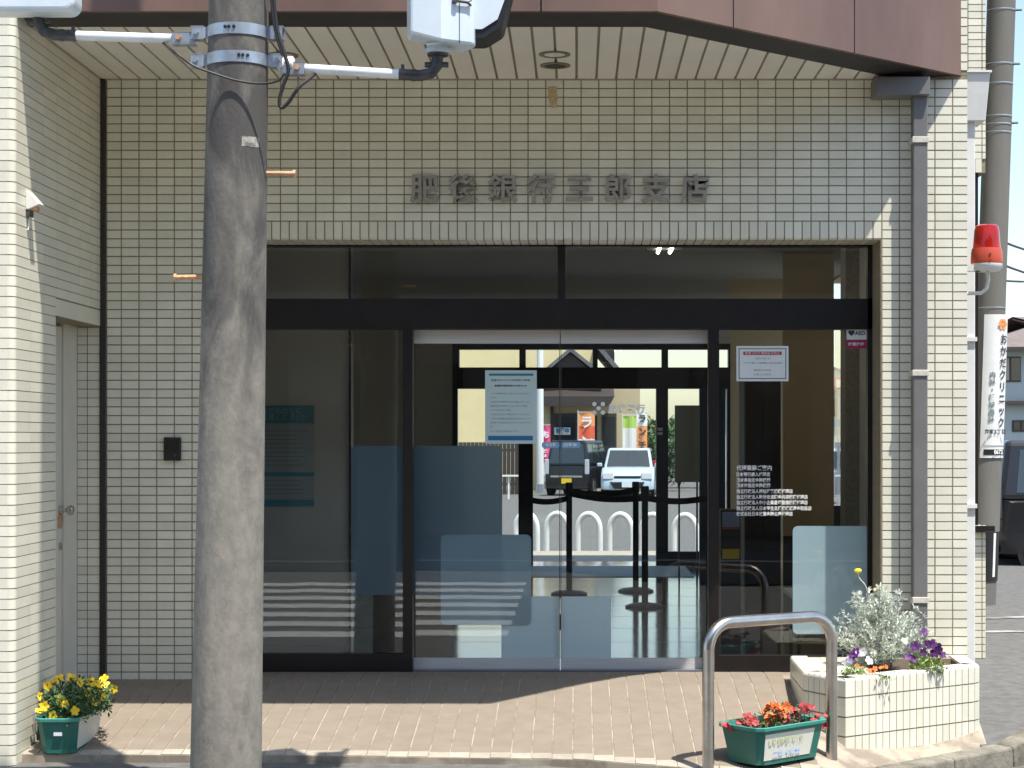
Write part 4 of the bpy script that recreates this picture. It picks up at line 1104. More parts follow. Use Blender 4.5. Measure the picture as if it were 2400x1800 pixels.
soil = MB(); soil.poly([(p[0], p[1], ZPT-.035) for p in offs(PL, .095)]); soil.build('soil', 'plant_soil', bed)
for k in range(n_-1):
    a, c = Vector(PL[k]), Vector(PL[k+1]); dd = (c-a); Ls = dd.length; dd /= Ls; nn = Vector((dd.y, -dd.x))
    cnt = max(1, round(Ls/.05)); pw = Ls/cnt
    for q in range(cnt):
        u0, u1 = q*pw+.0022, (q+1)*pw-.0022
        p_, q_ = a+dd*u0, a+dd*u1; pi_, qi_ = p_-nn*.006, q_-nn*.006
        # coping unit: face plus rounded top
        zc0, zc1 = ZPT-.098, ZPT-.003; bz = .014
        m = MB(); r_ = random.random()
        p2, q2 = p_-nn*bz, q_-nn*bz; p3, q3 = p_-nn*.095, q_-nn*.095
        m.quad((*p_, zc0), (*q_, zc0), (*q_, zc1-bz), (*p_, zc1-bz), r_); m.quad((*p_, zc1-bz), (*q_, zc1-bz), (*(q_-nn*bz*.3), zc1-bz*.3), (*(p_-nn*bz*.3), zc1-bz*.3), r_)
        m.quad((*(p_-nn*bz*.3), zc1-bz*.3), (*(q_-nn*bz*.3), zc1-bz*.3), (*q2, zc1), (*p2, zc1), r_); m.quad((*p2, zc1), (*q2, zc1), (*q3, zc1), (*p3, zc1), r_)
        m.quad((*q_, zc0), (*p_, zc0), (*pi_, zc0), (*qi_, zc0), r_); m.quad((*p_, zc0), (*p_, zc1-bz), (*pi_, zc1-bz), (*pi_, zc0), r_); m.quad((*q_, zc1-bz), (*q_, zc0), (*qi_, zc0), (*qi_, zc1-bz), r_)
        m.build('coping_tile', 'tile', bw)
        for row in range(1, 5):
            z1 = ZPT - .005 - .1*row; z0 = z1 - .0925
            m = MB(); m.hexa([(*p_, z0), (*q_, z0), (*qi_, z0), (*pi_, z0), (*p_, z1), (*q_, z1), (*qi_, z1), (*pi_, z1)], random.random())
            m.build('tile', 'tile', bw)

for i_ in range(3):
    for j_ in range(7):
        xa, ya = 1.262+.1*i_, -.80+.1*j_
        if i_ == 0 and j_ == 0: continue
        MB().box(xa+.002, xa+.098, ya+.002, min(ya+.098, -.008), ZPT-.03, ZPT-.0045+.0008*((i_+j_) % 2), random.random()).build('ledge_tile', 'tile', bw)

# ------------------------------------------------------------------ plants
def leaf(m, p, d, ln, wd, r, curl=.2):
    d = d.normalized(); s_ = d.cross(Vector((random.gauss(0, .3), random.gauss(0, .3), 1)))
    if s_.length < 1e-3: s_ = Vector((1, 0, 0))
    s_.normalize(); u = s_.cross(d)
    mid = p + d*ln*.55 + u*ln*curl*.4; tip = p + d*ln + u*ln*curl*-.3
    i = len(m.v); m.v += [tuple(p), tuple(mid - s_*wd/2), tuple(tip), tuple(mid + s_*wd/2)]
    m.f += [(i, i+1, i+2), (i, i+2, i+3)]; m.r += [r, r]
def rdir(up=0.0):
    v = Vector((random.gauss(0, 1), random.gauss(0, 1), random.gauss(0, 1))).normalized(); v.z += up; return v.normalized()
def flower(parent, name, c, nrm, rad, m_, heart=None, petals=5, cup=.25):
    c = Vector(c); nrm = Vector(nrm).normalized(); s_ = nrm.cross(Vector((0, 0, 1)))
    if s_.length < 1e-3: s_ = Vector((1, 0, 0))
    s_.normalize(); u = s_.cross(nrm)*-1
    m = MB(); a0 = random.random()*6.28
    for k in range(petals):
        a = a0 + 2*math.pi*k/petals; dr = s_*math.cos(a)+u*math.sin(a); tg = -s_*math.sin(a)+u*math.cos(a)
        pr = rad*random.uniform(.85, 1.1); wv = pr*.52
        P = [c, c+dr*pr*.45-tg*wv*.8+nrm*pr*cup*.5, c+dr*pr*.88-tg*wv*.6+nrm*pr*cup*.9, c+dr*pr+nrm*pr*cup*.7, c+dr*pr*.88+tg*wv*.6+nrm*pr*cup*.9, c+dr*pr*.45+tg*wv*.8+nrm*pr*cup*.5]
        off = nrm*(.0006*k); m.poly([p+off for p in P], random.random())
    o = m.build(name, m_, parent)
    if heart:
        m = MB(); m.tube([c+nrm*.001, c+nrm*rad*.16], [rad*.26, rad*.10], 7); m.build('heart', heart, o)
    return o
random.seed(11)
# silver shrub
base = Vector((1.645, -.46, ZPT-.03))
shrub = thing('silver_shrub', 'silvery grey feathery shrub with yellow button blooms in the tiled bed', 'shrub', base)
fol = MB(); st = MB(); tops = []
cxs, czs = Xat(2055, -.42), 0
for k in range(210):
    # stems fan out from the base to an uneven dome
    a = random.uniform(0, 6.283); rr_ = min(abs(random.gauss(0, .15)), .255)
    hgt = random.uniform(.20, .45) * (1 - .42*(rr_/.255)**2)
    tip = base + Vector((rr_*math.cos(a)*1.08 + .005, rr_*math.sin(a)*.8, hgt))
    mid = base + Vector((rr_*.45*math.cos(a), rr_*.4*math.sin(a), hgt*.5)) + rdir()*.02
    path = spline([base+Vector((random.gauss(0, .03), random.gauss(0, .03), 0)), mid, tip], 6)
    if k % 3 == 0: st.tube([path[0], path[4], path[8], path[12]], [.004, .003, .002, .001], 4, cap=False)
    tops.append(tip)
    for q, p in enumerate(path):
        t = q/(len(path)-1)
        if t < .22: continue
        for _ in range(9):
            dr = (path[min(q+1, len(path)-1)]-path[max(q-1, 0)]).normalized()*.9 + rdir()*.95
            leaf(fol, p+rdir()*.008, dr, random.uniform(.016, .036), random.uniform(.0045, .0075), random.random())
stuff(fol.build('foliage', 'leaf_silver', shrub)); st.build('stem', 'bark', shrub)
def button(px, py, Y, r=.021):
    c = W(px, py, Y); m = MB(); n0 = 12
    m.lathe(c, [(.002, -r*.6), (r*.8, -r*.45), (r, 0), (r*.85, r*.4), (r*.45, r*.62), (.001, r*.68)], n0); return m.build('button_bloom', 'pet_yellow', shrub, smooth=True)
bl = button(2011, 1338, -.48); button(2053, 1382, -.45, .016); button(2075, 1402, -.45, .013)
m = MB(); m.tube(spline([W(2011, 1341, -.48), W(2015, 1356, -.48), W(2028, 1372, -.47), W(2036, 1400, -.45), W(2040, 1440, -.43)]), .0028, 6); m.build('bloom_stem', 'leaf_silver', shrub)

def bedding(name, label, cat, ctr, rad, hgt, leafm, nleaf, flowers, fm, frad, heart=None, lsz=(.02, .035), group=None, fz=None, fup=.3, leafw=.45, names='flower'):
    ctr = Vector(ctr); t = thing(name, label, cat, ctr, group); m = MB(); st = MB()
    for k in range(nleaf):
        a = random.uniform(0, 6.283); q = math.sqrt(random.random()); z = hgt*random.random()*(1-.5*q)
        p = ctr + Vector((rad[0]*q*math.cos(a), rad[1]*q*math.sin(a), z)); ln = random.uniform(*lsz)
        leaf(m, p, rdir(.35), ln, ln*leafw, random.random())
    for k in range(max(4, nleaf//25)):
        a = random.uniform(0, 6.283); st.tube([ctr+Vector((random.gauss(0, rad[0]*.3), random.gauss(0, rad[1]*.3), 0)), ctr+Vector((rad[0]*.7*math.cos(a), rad[1]*.7*math.sin(a), hgt*random.uniform(.5, 1)))], .0018, 4, cap=False)
    stuff(m.build('foliage', leafm, t)); st.build('stem', leafm, t)
    for f_ in flowers:
        p = Vector(f_[:3]); mm = f_[3] if len(f_) > 3 else fm
        flower(t, names, p, Vector((random.gauss(.1, .35), random.gauss(-.75, .25), random.gauss(fup, .3))), frad*random.uniform(.8, 1.15), mm, heart)
        sst = MB(); sst.tube([p, p.lerp(ctr, .45)+Vector((0, 0, -.01))], .0012, 4, cap=False); sst.build('flower_stem', leafm, t)
    return t
Yp = -.62
bedding('purple_pansies', 'deep purple pansies over green leaves at the wall end of the tiled bed', 'flowers', (Xat(2172, Yp), Yp, ZPT-.03), (.10, .07), .13, 'leaf_lime', 260,
        [tuple(W(x, y, Yp-.03)) for x, y in ((2165, 1483), (2146, 1516), (2183, 1511), (2198, 1520), (2208, 1535), (2128, 1540), (2164, 1528), (2140, 1545), (2190, 1530), (2175, 1508), (2204, 1527))],
        'pet_purple', .027, None, (.022, .045), leafw=.3)
Yp = -.80
bedding('lilac_violas', 'lilac and white violas at the street side of the tiled bed', 'flowers', (Xat(2003, Yp), Yp, ZPT-.03), (.075, .06), .07, 'leaf_lime', 150,
        [(*W(1993, 1546, Yp), 'pet_lilac'), (*W(1999, 1537, Yp), 'pet_purple'), (*W(2022, 1527, Yp), 'pet_white'), (*W(2014, 1532, Yp), 'pet_lilac'), (*W(1985, 1552, Yp), 'pet_white'), (*W(2036, 1550, Yp), 'pet_white'), (*W(2006, 1530, Yp), 'pet_purple'), (*W(2118, 1502, Yp), 'pet_white')],
        'pet_lilac', .024, None, (.018, .034))
Yp = -.88
bedding('orange_petunias', 'low orange flowers on the soil at the front edge of the tiled bed', 'flowers', (Xat(2050, Yp), Yp, ZPT-.03), (.10, .035), .03, 'leaf_lime', 90,
        [tuple(W(x, y, Yp)) for x, y in ((2020, 1565), (2034, 1571), (2050, 1568), (2066, 1566), (2044, 1574), (2076, 1563), (2008, 1560))], 'pet_orange', .016, None, (.014, .026), fup=.8)

# green window-box planters
def box_planter(name, label, ctr, ang, Lb, Wb, Hb, z0, tag_face):
    t = thing(name, label, 'planter', (ctr[0], ctr[1], z0))
    ca, sa = math.cos(ang), math.sin(ang)
    def q(u, v, z): return (ctr[0]+u*ca-v*sa, ctr[1]+u*sa+v*ca, z)
    def ringp(l, w_, z, ch=.03): return [q(u, v, z) for u, v in ((-l+ch, -w_), (l-ch, -w_), (l, -w_+ch), (l, w_-ch), (l-ch, w_), (-l+ch, w_), (-l, w_-ch), (-l, -w_+ch))]
    l0, w0, l1, w1 = Lb/2*.86, Wb/2*.78, Lb/2*.96, Wb/2*.93
    m = MB(); rings = [ringp(l0, w0, z0), ringp(l0*1.005, w0*1.01, z0+.02), ringp(l1, w1, z0+Hb-.02)]
    idx = []
    for rg in rings: idx.append(len(m.v)); m.v += rg
    for A_, B2 in zip(idx, idx[1:]):
        for k in range(8): m.f.append((A_+k, A_+(k+1) % 8, B2+(k+1) % 8, B2+k)); m.r.append(.5)
    m.f.append(tuple(reversed(range(idx[0], idx[0]+8)))); m.r.append(.5)
    m.build('body', 'green_box', t)
    m = MB(); rings = [ringp(l1, w1, z0+Hb-.022), ringp(Lb/2, Wb/2, z0+Hb-.018), ringp(Lb/2*1.005, Wb/2*1.01, z0+Hb-.004), ringp(Lb/2*.99, Wb/2*.97, z0+Hb), ringp(l1-.008, w1-.008, z0+Hb-.003), ringp(l1-.012, w1-.012, z0+Hb-.03)]
    idx = []
    for rg in rings: idx.append(len(m.v)); m.v += rg
    for A_, B2 in zip(idx, idx[1:]):
        for k in range(8): m.f.append((A_+k, A_+(k+1) % 8, B2+(k+1) % 8, B2+k)); m.r.append(.5)
    m.build('rim', 'green_rim', t, smooth=False)
    m = MB(); m.poly(ringp(l1-.01, w1-.01, z0+Hb-.028)); m.build('soil', 'plant_soil', t)
    return t, q, (l0, w0, l1, w1)
# orange planter by the hoop
ang = R(42); Lb, Wb, Hb = .50, .30, .185
cn = Vector((.877, -1.675)); uu = Vector((math.cos(ang), math.sin(ang))); vv = Vector((-uu.y, uu.x))
ct = cn + uu*(Lb/2*.86) + vv*(Wb/2*.78)
z0 = gz(ct.x, ct.y)+.006
tp, q, (l0, w0, l1, w1) = box_planter('green_planter_box', 'green plastic planter box with a paper label beside the steel hoop', ct, ang, Lb, Wb, Hb, z0, 0)
def facep(u, h, o=.003):                               # point on the street-side long face
    k = h/Hb; return q(u*(1+k*.1), -(w0+(w1-w0)*k)-o, z0+h)
lab = MB(); lab.hexa([facep(-.195, .022, .0), facep(.13, .022, .0), facep(.13, .022, .002), facep(-.195, .022, .002), facep(-.185, .16, .0), facep(.145, .16, .0), facep(.145, .16, .002), facep(-.185, .16, .002)])
lab = lab.build('paper_label', 'label_paper', tp)
for s_, h_, mm, sz, wd in (('この花は地域の皆様', .118, 'ink_green', .05, .25), ('三郎花の会', .055, 'ink_paleblue', .05, .20)):
    p = Vector(facep(-.165 + (.03 if h_ < .1 else 0), h_, .0035)); slope = math.atan2(w1-w0, Hb)
    text_obj('print', s_, sz, p, mm, lab, rot=(R(90)+(-slope), 0, ang), width=wd, offset=.0015)
fl = []
for px, py, mm in ((1704, 1702, 'pet_red'), (1728, 1698, 'pet_red'), (1745, 1684, 'pet_red'), (1797, 1686, 'pet_orange'), (1806, 1692, 'pet_orange'), (1817, 1678, 'pet_orange'), (1824, 1688, 'pet_orange'), (1812, 1702, 'pet_orange'), (1832, 1682, 'pet_orange'), (1790, 1698, 'pet_orange'),
                   (1866, 1703, 'pet_red'), (1880, 1698, 'pet_red'), (1905, 1688, 'pet_red'), (1914, 1682, 'pet_red'), (1934, 1680, 'pet_red'), (1940, 1690, 'pet_red'), (1914, 1710, 'pet_red'), (1886, 1662, 'pet_red'), (1926, 1700, 'pet_red'), (1852, 1708, 'pet_orange'), (1838, 1694, 'pet_red')):
    k = (px-1700)/240; Yf = (ct - uu*(.20-.40*k)).y
    fl.append((*W(px, py, Yf), mm))
for k in range(26):
    u_ = random.choice([-.17, -.03, 0, .03, .12, .16, .19]) + random.gauss(0, .02); v_ = random.uniform(-.09, .09); hh = random.uniform(.01, .075) if u_ > -.08 else random.uniform(.005, .03)
    fl.append((*q(u_, v_, z0+Hb-.005+hh), 'pet_orange' if -.09 < u_ < .07 and random.random() < .75 else 'pet_red'))
t = thing('orange_flowers', 'orange and dark red flowers growing in the labelled planter box', 'flowers', (ct.x, ct.y, z0+Hb-.028))
m = MB(); st = MB()
for k in range(420):
    u = random.uniform(-l1*.9, l1*.9); v = random.uniform(-w1*.7, w1*.7)
    hh = .075 if u > -.02 else .04
    if -.13 < u < -.06: hh = .03
    p = Vector(q(u, v, z0+Hb-.025+random.random()*hh)); ln = random.uniform(.014, .03); leaf(m, p, rdir(.4), ln, ln*.5, random.random())
for f_ in fl:
    p = Vector(f_[:3]); st.tube([p, Vector((p.x, p.y+.01, z0+Hb-.03))], .0013, 4, cap=False)
    for _ in range(2): flower(t, 'flower', p+rdir()*.014, Vector((random.gauss(.1, .4), random.gauss(-.6, .3), random.gauss(.5, .3))), random.uniform(.016, .025), f_[3])
stuff(m.build('foliage', 'leaf_green', t)); st.build('stem', 'leaf_green', t)

# yellow planter by the wing
z0 = gz(-2.5, -1.3)+.004; Lb2, Wb2, Hb2 = .52, .215, .175
ct2 = (-2.51, -1.28); z0 = gz(-2.5, -1.5)+.012
tp2, q2, (l0, w0, l1, w1) = box_planter('green_planter_box', 'green plastic planter box with small white tag against the projecting wall', ct2, R(90), Lb2, Wb2, Hb2, z0, 0)
MB().box(-2.525, -2.485, ct2[1]-l1*.985, ct2[1]-l1*.965+.02, z0+.088, z0+.105).build('size_tag', 'paper', tp2)
def fp2(u, h, o): k = h/Hb2; return q2(u*(1+k*.1), -(w0+(w1-w0)*k)-o, z0+h)
lab = MB(); lab.hexa([fp2(-.20, .02, 0), fp2(.19, .02, 0), fp2(.19, .02, .002), fp2(-.20, .02, .002), fp2(-.19, .15, 0), fp2(.20, .15, 0), fp2(.20, .15, .002), fp2(-.19, .15, .002)])
lab.build('paper_label', 'label_paper', tp2)
fl = []
for px, py, Yf in ((127, 1600, -1.1), (138, 1592, -1.1), (168, 1590, -1.2), (192, 1596, -1.2), (216, 1598, -1.2), (228, 1603, -1.25), (245, 1592, -1.1), (268, 1614, -1.2), (235, 1614, -1.2), (204, 1624, -1.35), (112, 1606, -1.3), (92, 1632, -1.4),
                   (104, 1655, -1.5), (92, 1668, -1.5), (125, 1676, -1.52), (148, 1646, -1.45), (152, 1650, -1.5), (176, 1666, -1.52), (218, 1648, -1.35), (240, 1632, -1.3), (140, 1636, -1.45), (114, 1612, -1.3), (250, 1608, -1.15), (186, 1600, -1.3), (160, 1598, -1.2)):
    fl.append(tuple(W(px, py, Yf)))
ctr = Vector((ct2[0]+.01, ct2[1], z0+Hb2-.03))
t = thing('yellow_pansies', 'bushy yellow pansies spilling over the planter against the projecting wall', 'flowers', ctr)
m = MB(); st = MB()
for k in range(1500):
    a = random.uniform(0, 6.283); qd = math.sqrt(random.random()); z = .20*random.random()*(1-.35*qd)
    p = ctr + Vector((.175*qd*math.cos(a)+.02, .25*qd*math.sin(a), z)); 
    if p.z < ctr.z+.02 and abs(p.x-ctr.x) > .1: p.z += .03
    ln = random.uniform(.02, .04); leaf(m, p, rdir(.3), ln, ln*.42, random.random())
for f_ in fl:
    p = Vector(f_); st.tube([p, p.lerp(ctr, .5)], .0016, 4, cap=False)
    flower(t, 'flower', p, Vector((random.gauss(.15, .45), random.gauss(-.7, .3), random.gauss(.4, .3))), random.uniform(.022, .031), 'pet_yellow', 'pet_heart' if random.random() < .4 else None)
stuff(m.build('foliage', 'leaf_green', t)); st.build('stem', 'leaf_green', t)

# ------------------------------------------------------------------ side street: second pole, van, house
Y2 = 7.2
pole2 = thing('utility_pole', 'leaning concrete utility pole with a white clinic advertisement in the side street', 'utility pole', (Xat(2318, Y2), Y2, zr(4, Y2)))
p2b = W(2300, 1412, Y2); p2t = W(2347, 0, Y2)
a2 = p2t-p2b
def pc2(y): 
    t = (1412-y)/1412; return p2b + a2*t
def pr2(y): return (33.5 + 0.5*(1412-y)/1412*-1)/S(Y2)
ysn = [1470, 1412, 1000, 600, 200, 0, -400, -900]
MB().tube([pc2(y) for y in ysn], [pr2(y) for y in ysn], 28).build('shaft', 'pole_far', pole2, smooth=True)
def wrap(y0, y1, a0, a1, off, m_, name, parent, n=14):
    m = MB()
    for k in range(n):
        aa, ab = R(a0+(a1-a0)*k/n), R(a0+(a1-a0)*(k+1)/n); P = []
        for (a, y) in ((aa, y1), (ab, y1), (ab, y0), (aa, y0)):
            c = pc2(y); r_ = pr2(y)+off; P.append((c.x+r_*math.cos(a), c.y+r_*math.sin(a), c.z))
        m.quad(*P)
    return m.build(name, m_, parent, smooth=True)
for y in (26, 152, 198, 274, 293, 312, 722): wrap(y-1.2, y+1.2, -180, 0, .006, 'galv', 'band', pole2)
for y in (26, 152, 290):
    c = pc2(y); MB().tube([c+Vector((pr2(y)-.01, -.05, 0)), c+Vector((pr2(y)+.05, -.06, 0))], .012, 6).build('step_bolt', 'dark_metal', pole2)
wrap(1075, 1245, -180, 0, .012, 'pole_far', 'guard_sleeve', pole2)
wrap(1245, 1360, -180, 0, .008, 'black', 'warning_sleeve', pole2); wrap(1248, 1350, -62, -50, .010, 'white', 'reflective_strip', pole2)
ad = wrap(739, 1073, -125, 5, .022, 'white', 'advert_sheet', pole2)
wrap(1053, 1066, -112, -5, .025, 'black', 'number_field', ad); wrap(1044, 1046, -112, -20, .025, 'ink_grey', 'rule', ad)
def vtext(chars, y0, y1, ang, m_, sz):
    n = len(chars)
    for k, ch in enumerate(chars):
        y = y0 + (y1-y0)*(k+.5)/n; c = pc2(y); a = R(ang); r_ = pr2(y)+.026
        text_obj('advert_character', ch, sz, (c.x+r_*math.cos(a), c.y+r_*math.sin(a), c.z), m_, ad, rot=(R(90), 0, a+R(90)), align='CENTER', offset=.003)
vtext('おかだクリニック', 784, 1006, -50, 'ink', .100)
vtext('内科・循環器科', 872, 994, -90, 'ink_grey', .058)
for xs_, y_, m_, sz in (('-75', 1013, 'ink', .05), ('-60', 1059.5, 'letter_white', .055)):
    c = pc2(y_); a = R(float(xs_)); r_ = pr2(y_)+.030
    text_obj('advert_print', '京町3丁目' if m_ == 'ink' else '0672', sz, (c.x+r_*math.cos(a), c.y+r_*math.sin(a), c.z), m_, ad, rot=(R(90), 0, a+R(90)), align='CENTER', offset=.002)
c = pc2(762); a = R(-58); r_ = pr2(762)+.026; cc_ = Vector((c.x+r_*math.cos(a), c.y+r_*math.sin(a), c.z)); tg = Vector((-math.sin(a), math.cos(a), 0)); m = MB()
for k in range(6):
    an = R(60*k); o_ = cc_ + tg*.035*math.cos(an) + Vector((0, 0, .035*math.sin(an)))
    m.poly([o_ + tg*.022*math.cos(R(45*j)) + Vector((0, 0, .022*math.sin(R(45*j)))) for j in range(8)])
m.poly([cc_ + tg*.03*math.cos(R(45*j)) + Vector((0, 0, .03*math.sin(R(45*j)))) for j in range(8)])
stuff(m.build('advert_emblem', 'flag_orange', ad))
# wires in the sky
for k, (a, c_) in enumerate((((2330, 655), (2560, 600)), ((2330, 612), (2600, 640)), ((2335, 560), (2600, 585)))):
    A_, B2 = W(*a, Y2-.05), W(c_[0], c_[1], 24); m = MB(); P = []
    for q_ in range(13):
        t_ = q_/12; p = A_.lerp(B2, t_); p.z -= .5*4*t_*(1-t_)*.35; P.append(p)
    m.tube(P, .012, 6); tag(m.build('overhead_wire', 'cable'), ['lowest overhead wire running right from the advert pole', 'middle overhead wire running right from the advert pole', 'highest overhead wire running right from the advert pole'][k], 'wire')

def car(name, label, loc, rotz, L_, W_, H_, paint, kind='van', plate='paper', rear_red=True, belt=.56, hood=.18, group=None, tail=None):
    t = thing(name, label, 'car', loc, group)
    ca, sa = math.cos(rotz), math.sin(rotz)
    def T(m):
        m.v = [(loc[0]+x*ca-y*sa, loc[1]+x*sa+y*ca, loc[2]+z) for x, y, z in m.v]; return m
    l, w_ = L_/2, W_/2; zb_ = .19; zbelt = H_*belt
    xf = l - hood*L_                                    # base of windscreen
    # lower body side profile
    pr = [(-l+.03, zb_+.04), (-l, zb_+.22), (-l+.01, zbelt*.8), (-l+.05, zbelt), (xf, zbelt+.02), (l-.22, zbelt-.10*(1 if hood > .1 else .4)), (l-.05, zbelt*.72), (l, zb_+.28), (l-.03, zb_+.04), (l-.25, zb_), (-l+.25, zb_)]
    if kind == 'hatch': pr[4:8] = [(xf, zbelt+.03), (l-.42, zbelt-.07), (l-.12, zbelt-.24), (l, zb_+.30)]
    m = MB(); n = len(pr)
    sec = [(-w_, .0), (-w_+.04, .0)]
    rings = []
    for y, inset in ((-w_+.09, .05), (-w_+.02, .012), (-w_, .035), (w_, .035), (w_-.02, .012), (w_-.09, .05)):
        pass
    prof_y = [(-w_, .22), (-w_+.03, .12), (-w_+.12, .05), (-w_*.5, .0), (w_*.5, .0), (w_-.12, .05), (w_-.03, .12), (w_, .22)]
    cz = (zb_+zbelt)/2
    for y, ins in prof_y:
        rings.append(len(m.v))
        for x, z in pr: m.v.append((x*(1-ins*.75/l), y, cz+(z-cz)*(1-ins*.55)))
    for A_, B2 in zip(rings, rings[1:]):
        for k in range(n): m.f.append((A_+k, A_+(k+1) % n, B2+(k+1) % n, B2+k)); m.r.append(.5)
    m.f.append(tuple(range(rings[0], rings[0]+n))); m.f.append(tuple(reversed(range(rings[-1], rings[-1]+n)))); m.r += [.5, .5]
    body = T(m).build('body', paint, t, smooth=True)
    # greenhouse
    rake_f, rake_r = (.55 if kind == 'hatch' else .38)*(H_-zbelt)*1.4, (.16 if kind != 'hatch' else .5)*(H_-zbelt)
    gb = [(-l+.06, -w_+.05), (xf, -w_+.05), (xf, w_-.05), (-l+.06, w_-.05)]
    gt = [(-l+.06+rake_r, -w_+.17), (xf-rake_f, -w_+.17), (xf-rake_f, w_-.17), (-l+.06+rake_r, w_-.17)]
    m = MB(); m.hexa([(*p, zbelt-.02) for p in gb] + [(*p, H_) for p in gt])
    T(m).build('cabin', paint, body, bevel=.07, seg=3)
    B = [Vector((*p, zbelt)) for p in gb]; Tt = [Vector((*p, H_)) for p in gt]
    def pane_(i, j, u0, u1, v0, v1, off=.006):
        a, b_, c, d = B[i], B[j], Tt[j], Tt[i]
        nrm = (b_-a).cross(d-a).normalized()
        f = lambda u, v: (a.lerp(b_, u)).lerp(d.lerp(c, u), v)
        P = [f(u0, v0), f(u1, v0), f(u1, v1), f(u0, v1)]
        m = MB(); m.hexa([p-nrm*.01 for p in P] + [p+nrm*off for p in P]); return T(m)
    pane_(1, 2, .06, .94, .06, .88).build('windscreen', 'car_glass', t); pane_(3, 0, .08, .92, .10, .84).build('rear_window', 'car_glass', t)
    for i_, j_, fl_ in ((0, 1, 0), (2, 3, 1)):
        for u0, u1 in ((.06, .30), (.33, .62), (.65, .90)):
            if fl_: u0, u1 = 1-u1, 1-u0
            pane_(i_, j_, u0, u1, .10, .84).build('side_window', 'car_glass', t)
    # wheels
    rw = .29 if H_ > 1.4 else .28
    for x in (-l+.62, l-.72):
        for sy in (-1, 1):
            c = Vector((x, sy*(w_-.08), rw)); 
            wh = T(MB().tube([c+Vector((0, -.09, 0)), c+Vector((0, -.07, 0)), c+Vector((0, .07, 0)), c+Vector((0, .09, 0))], [rw-.03, rw, rw, rw-.03], 22)).build('wheel', 'tyre', t, smooth=True)
            T(MB().tube([c+Vector((0, sy*.085, 0)), c+Vector((0, sy*.098, 0))], [rw*.68, rw*.62], 18)).build('rim', 'rim', wh)
            ar = MB(); cc2 = Vector((x, sy*(w_+.003), rw)); ar.tube([cc2+Vector((0, -sy*.02, 0)), cc2+Vector((0, -sy*.004, 0))], rw+.055, 22); T(ar).build('wheel_arch', 'black', body)
    # front
    T(MB().hexa([(l-.1, -w_*.50, zb_+.07), (l+.012, -w_*.50, zb_+.07), (l+.012, w_*.50, zb_+.07), (l-.1, w_*.50, zb_+.07), (l-.1, -w_*.66, zb_+.29), (l+.012, -w_*.66, zb_+.29), (l+.012, w_*.66, zb_+.29), (l-.1, w_*.66, zb_+.29)])).build('air_intake', 'black', body, bevel=.03)
    if kind == 'hatch': T(MB().box(l-.12, l-.035, -w_*.5, w_*.5, zb_+.41, zb_+.47)).build('grille', 'black', body, bevel=.02)
    for sy in (-1, 1):
        m = MB(); ya, yb_ = sorted((sy*(w_-.06), sy*(w_-.40)))
        m.hexa([(l-.10, ya, zbelt*.60), (l-.10, yb_, zbelt*.60), (l-.30, yb_, zbelt*.60), (l-.30, ya, zbelt*.60), (l-.14, ya, zbelt*.84), (l-.14, yb_, zbelt*.84), (l-.34, yb_, zbelt*.84), (l-.34, ya, zbelt*.84)])
        for k in range(len(m.v)): m.v[k] = (m.v[k][0]+.09, m.v[k][1], m.v[k][2])
        T(m).build('headlight', 'lamp_clear', t, bevel=.03)
        m = MB(); ya, yb_ = sorted((sy*(w_-.02), sy*(w_-.15)))
        m.box(-l-.012, -l+.10, ya, yb_, zbelt*.72, zbelt*1.22); T(m).build('tail_light', tail or ('lamp_clear' if not rear_red else 'tail_red'), t, bevel=.02)
        m = MB(); ya, yb_ = sorted((sy*(w_+.0), sy*(w_+.17))); m.box(xf-.22, xf-.10, ya, yb_, zbelt+.02, zbelt+.14); T(m).build('mirror', paint, t, bevel=.03)
    T(MB().box(l+.004, l+.022, -.165, .165, zb_+.12, zb_+.285)).build('number_plate', plate, t)
    T(MB().box(-l-.022, -l-.004, -.165, .165, zb_+.20, zb_+.365)).build('number_plate', plate, t)
    T(MB().box(-l-.018, -l+.02, -w_*.7, w_*.7, zbelt*.62, zbelt*.68)).build('tailgate_trim', 'steel', body)
    T(MB().box(-l-.010, -l+.03, -w_*.9, w_*.9, zb_+.05, zb_+.14)).build('bumper_lip', 'black', body)
    T(MB().box(-l+.8, l-.8, -w_-.006, w_+.006, zb_+.02, zb_+.05)).build('side_sill', 'steel', body)
    for u in (.28, .5): T(MB().box(-l+L_*u, -l+L_*u+.16, -w_-.02, -w_+.01, zbelt-.13, zbelt-.10)).build('door_handle', paint, body)
    return t
car('parked_minivan', 'dark navy minivan parked in the side street beyond the advert pole', (Xat(2297, 13.5)+2.15, 13.5, -.36), 0, 4.3, 1.72, 1.66, 'paint_navy', 'van', hood=.16, tail='car_glass')
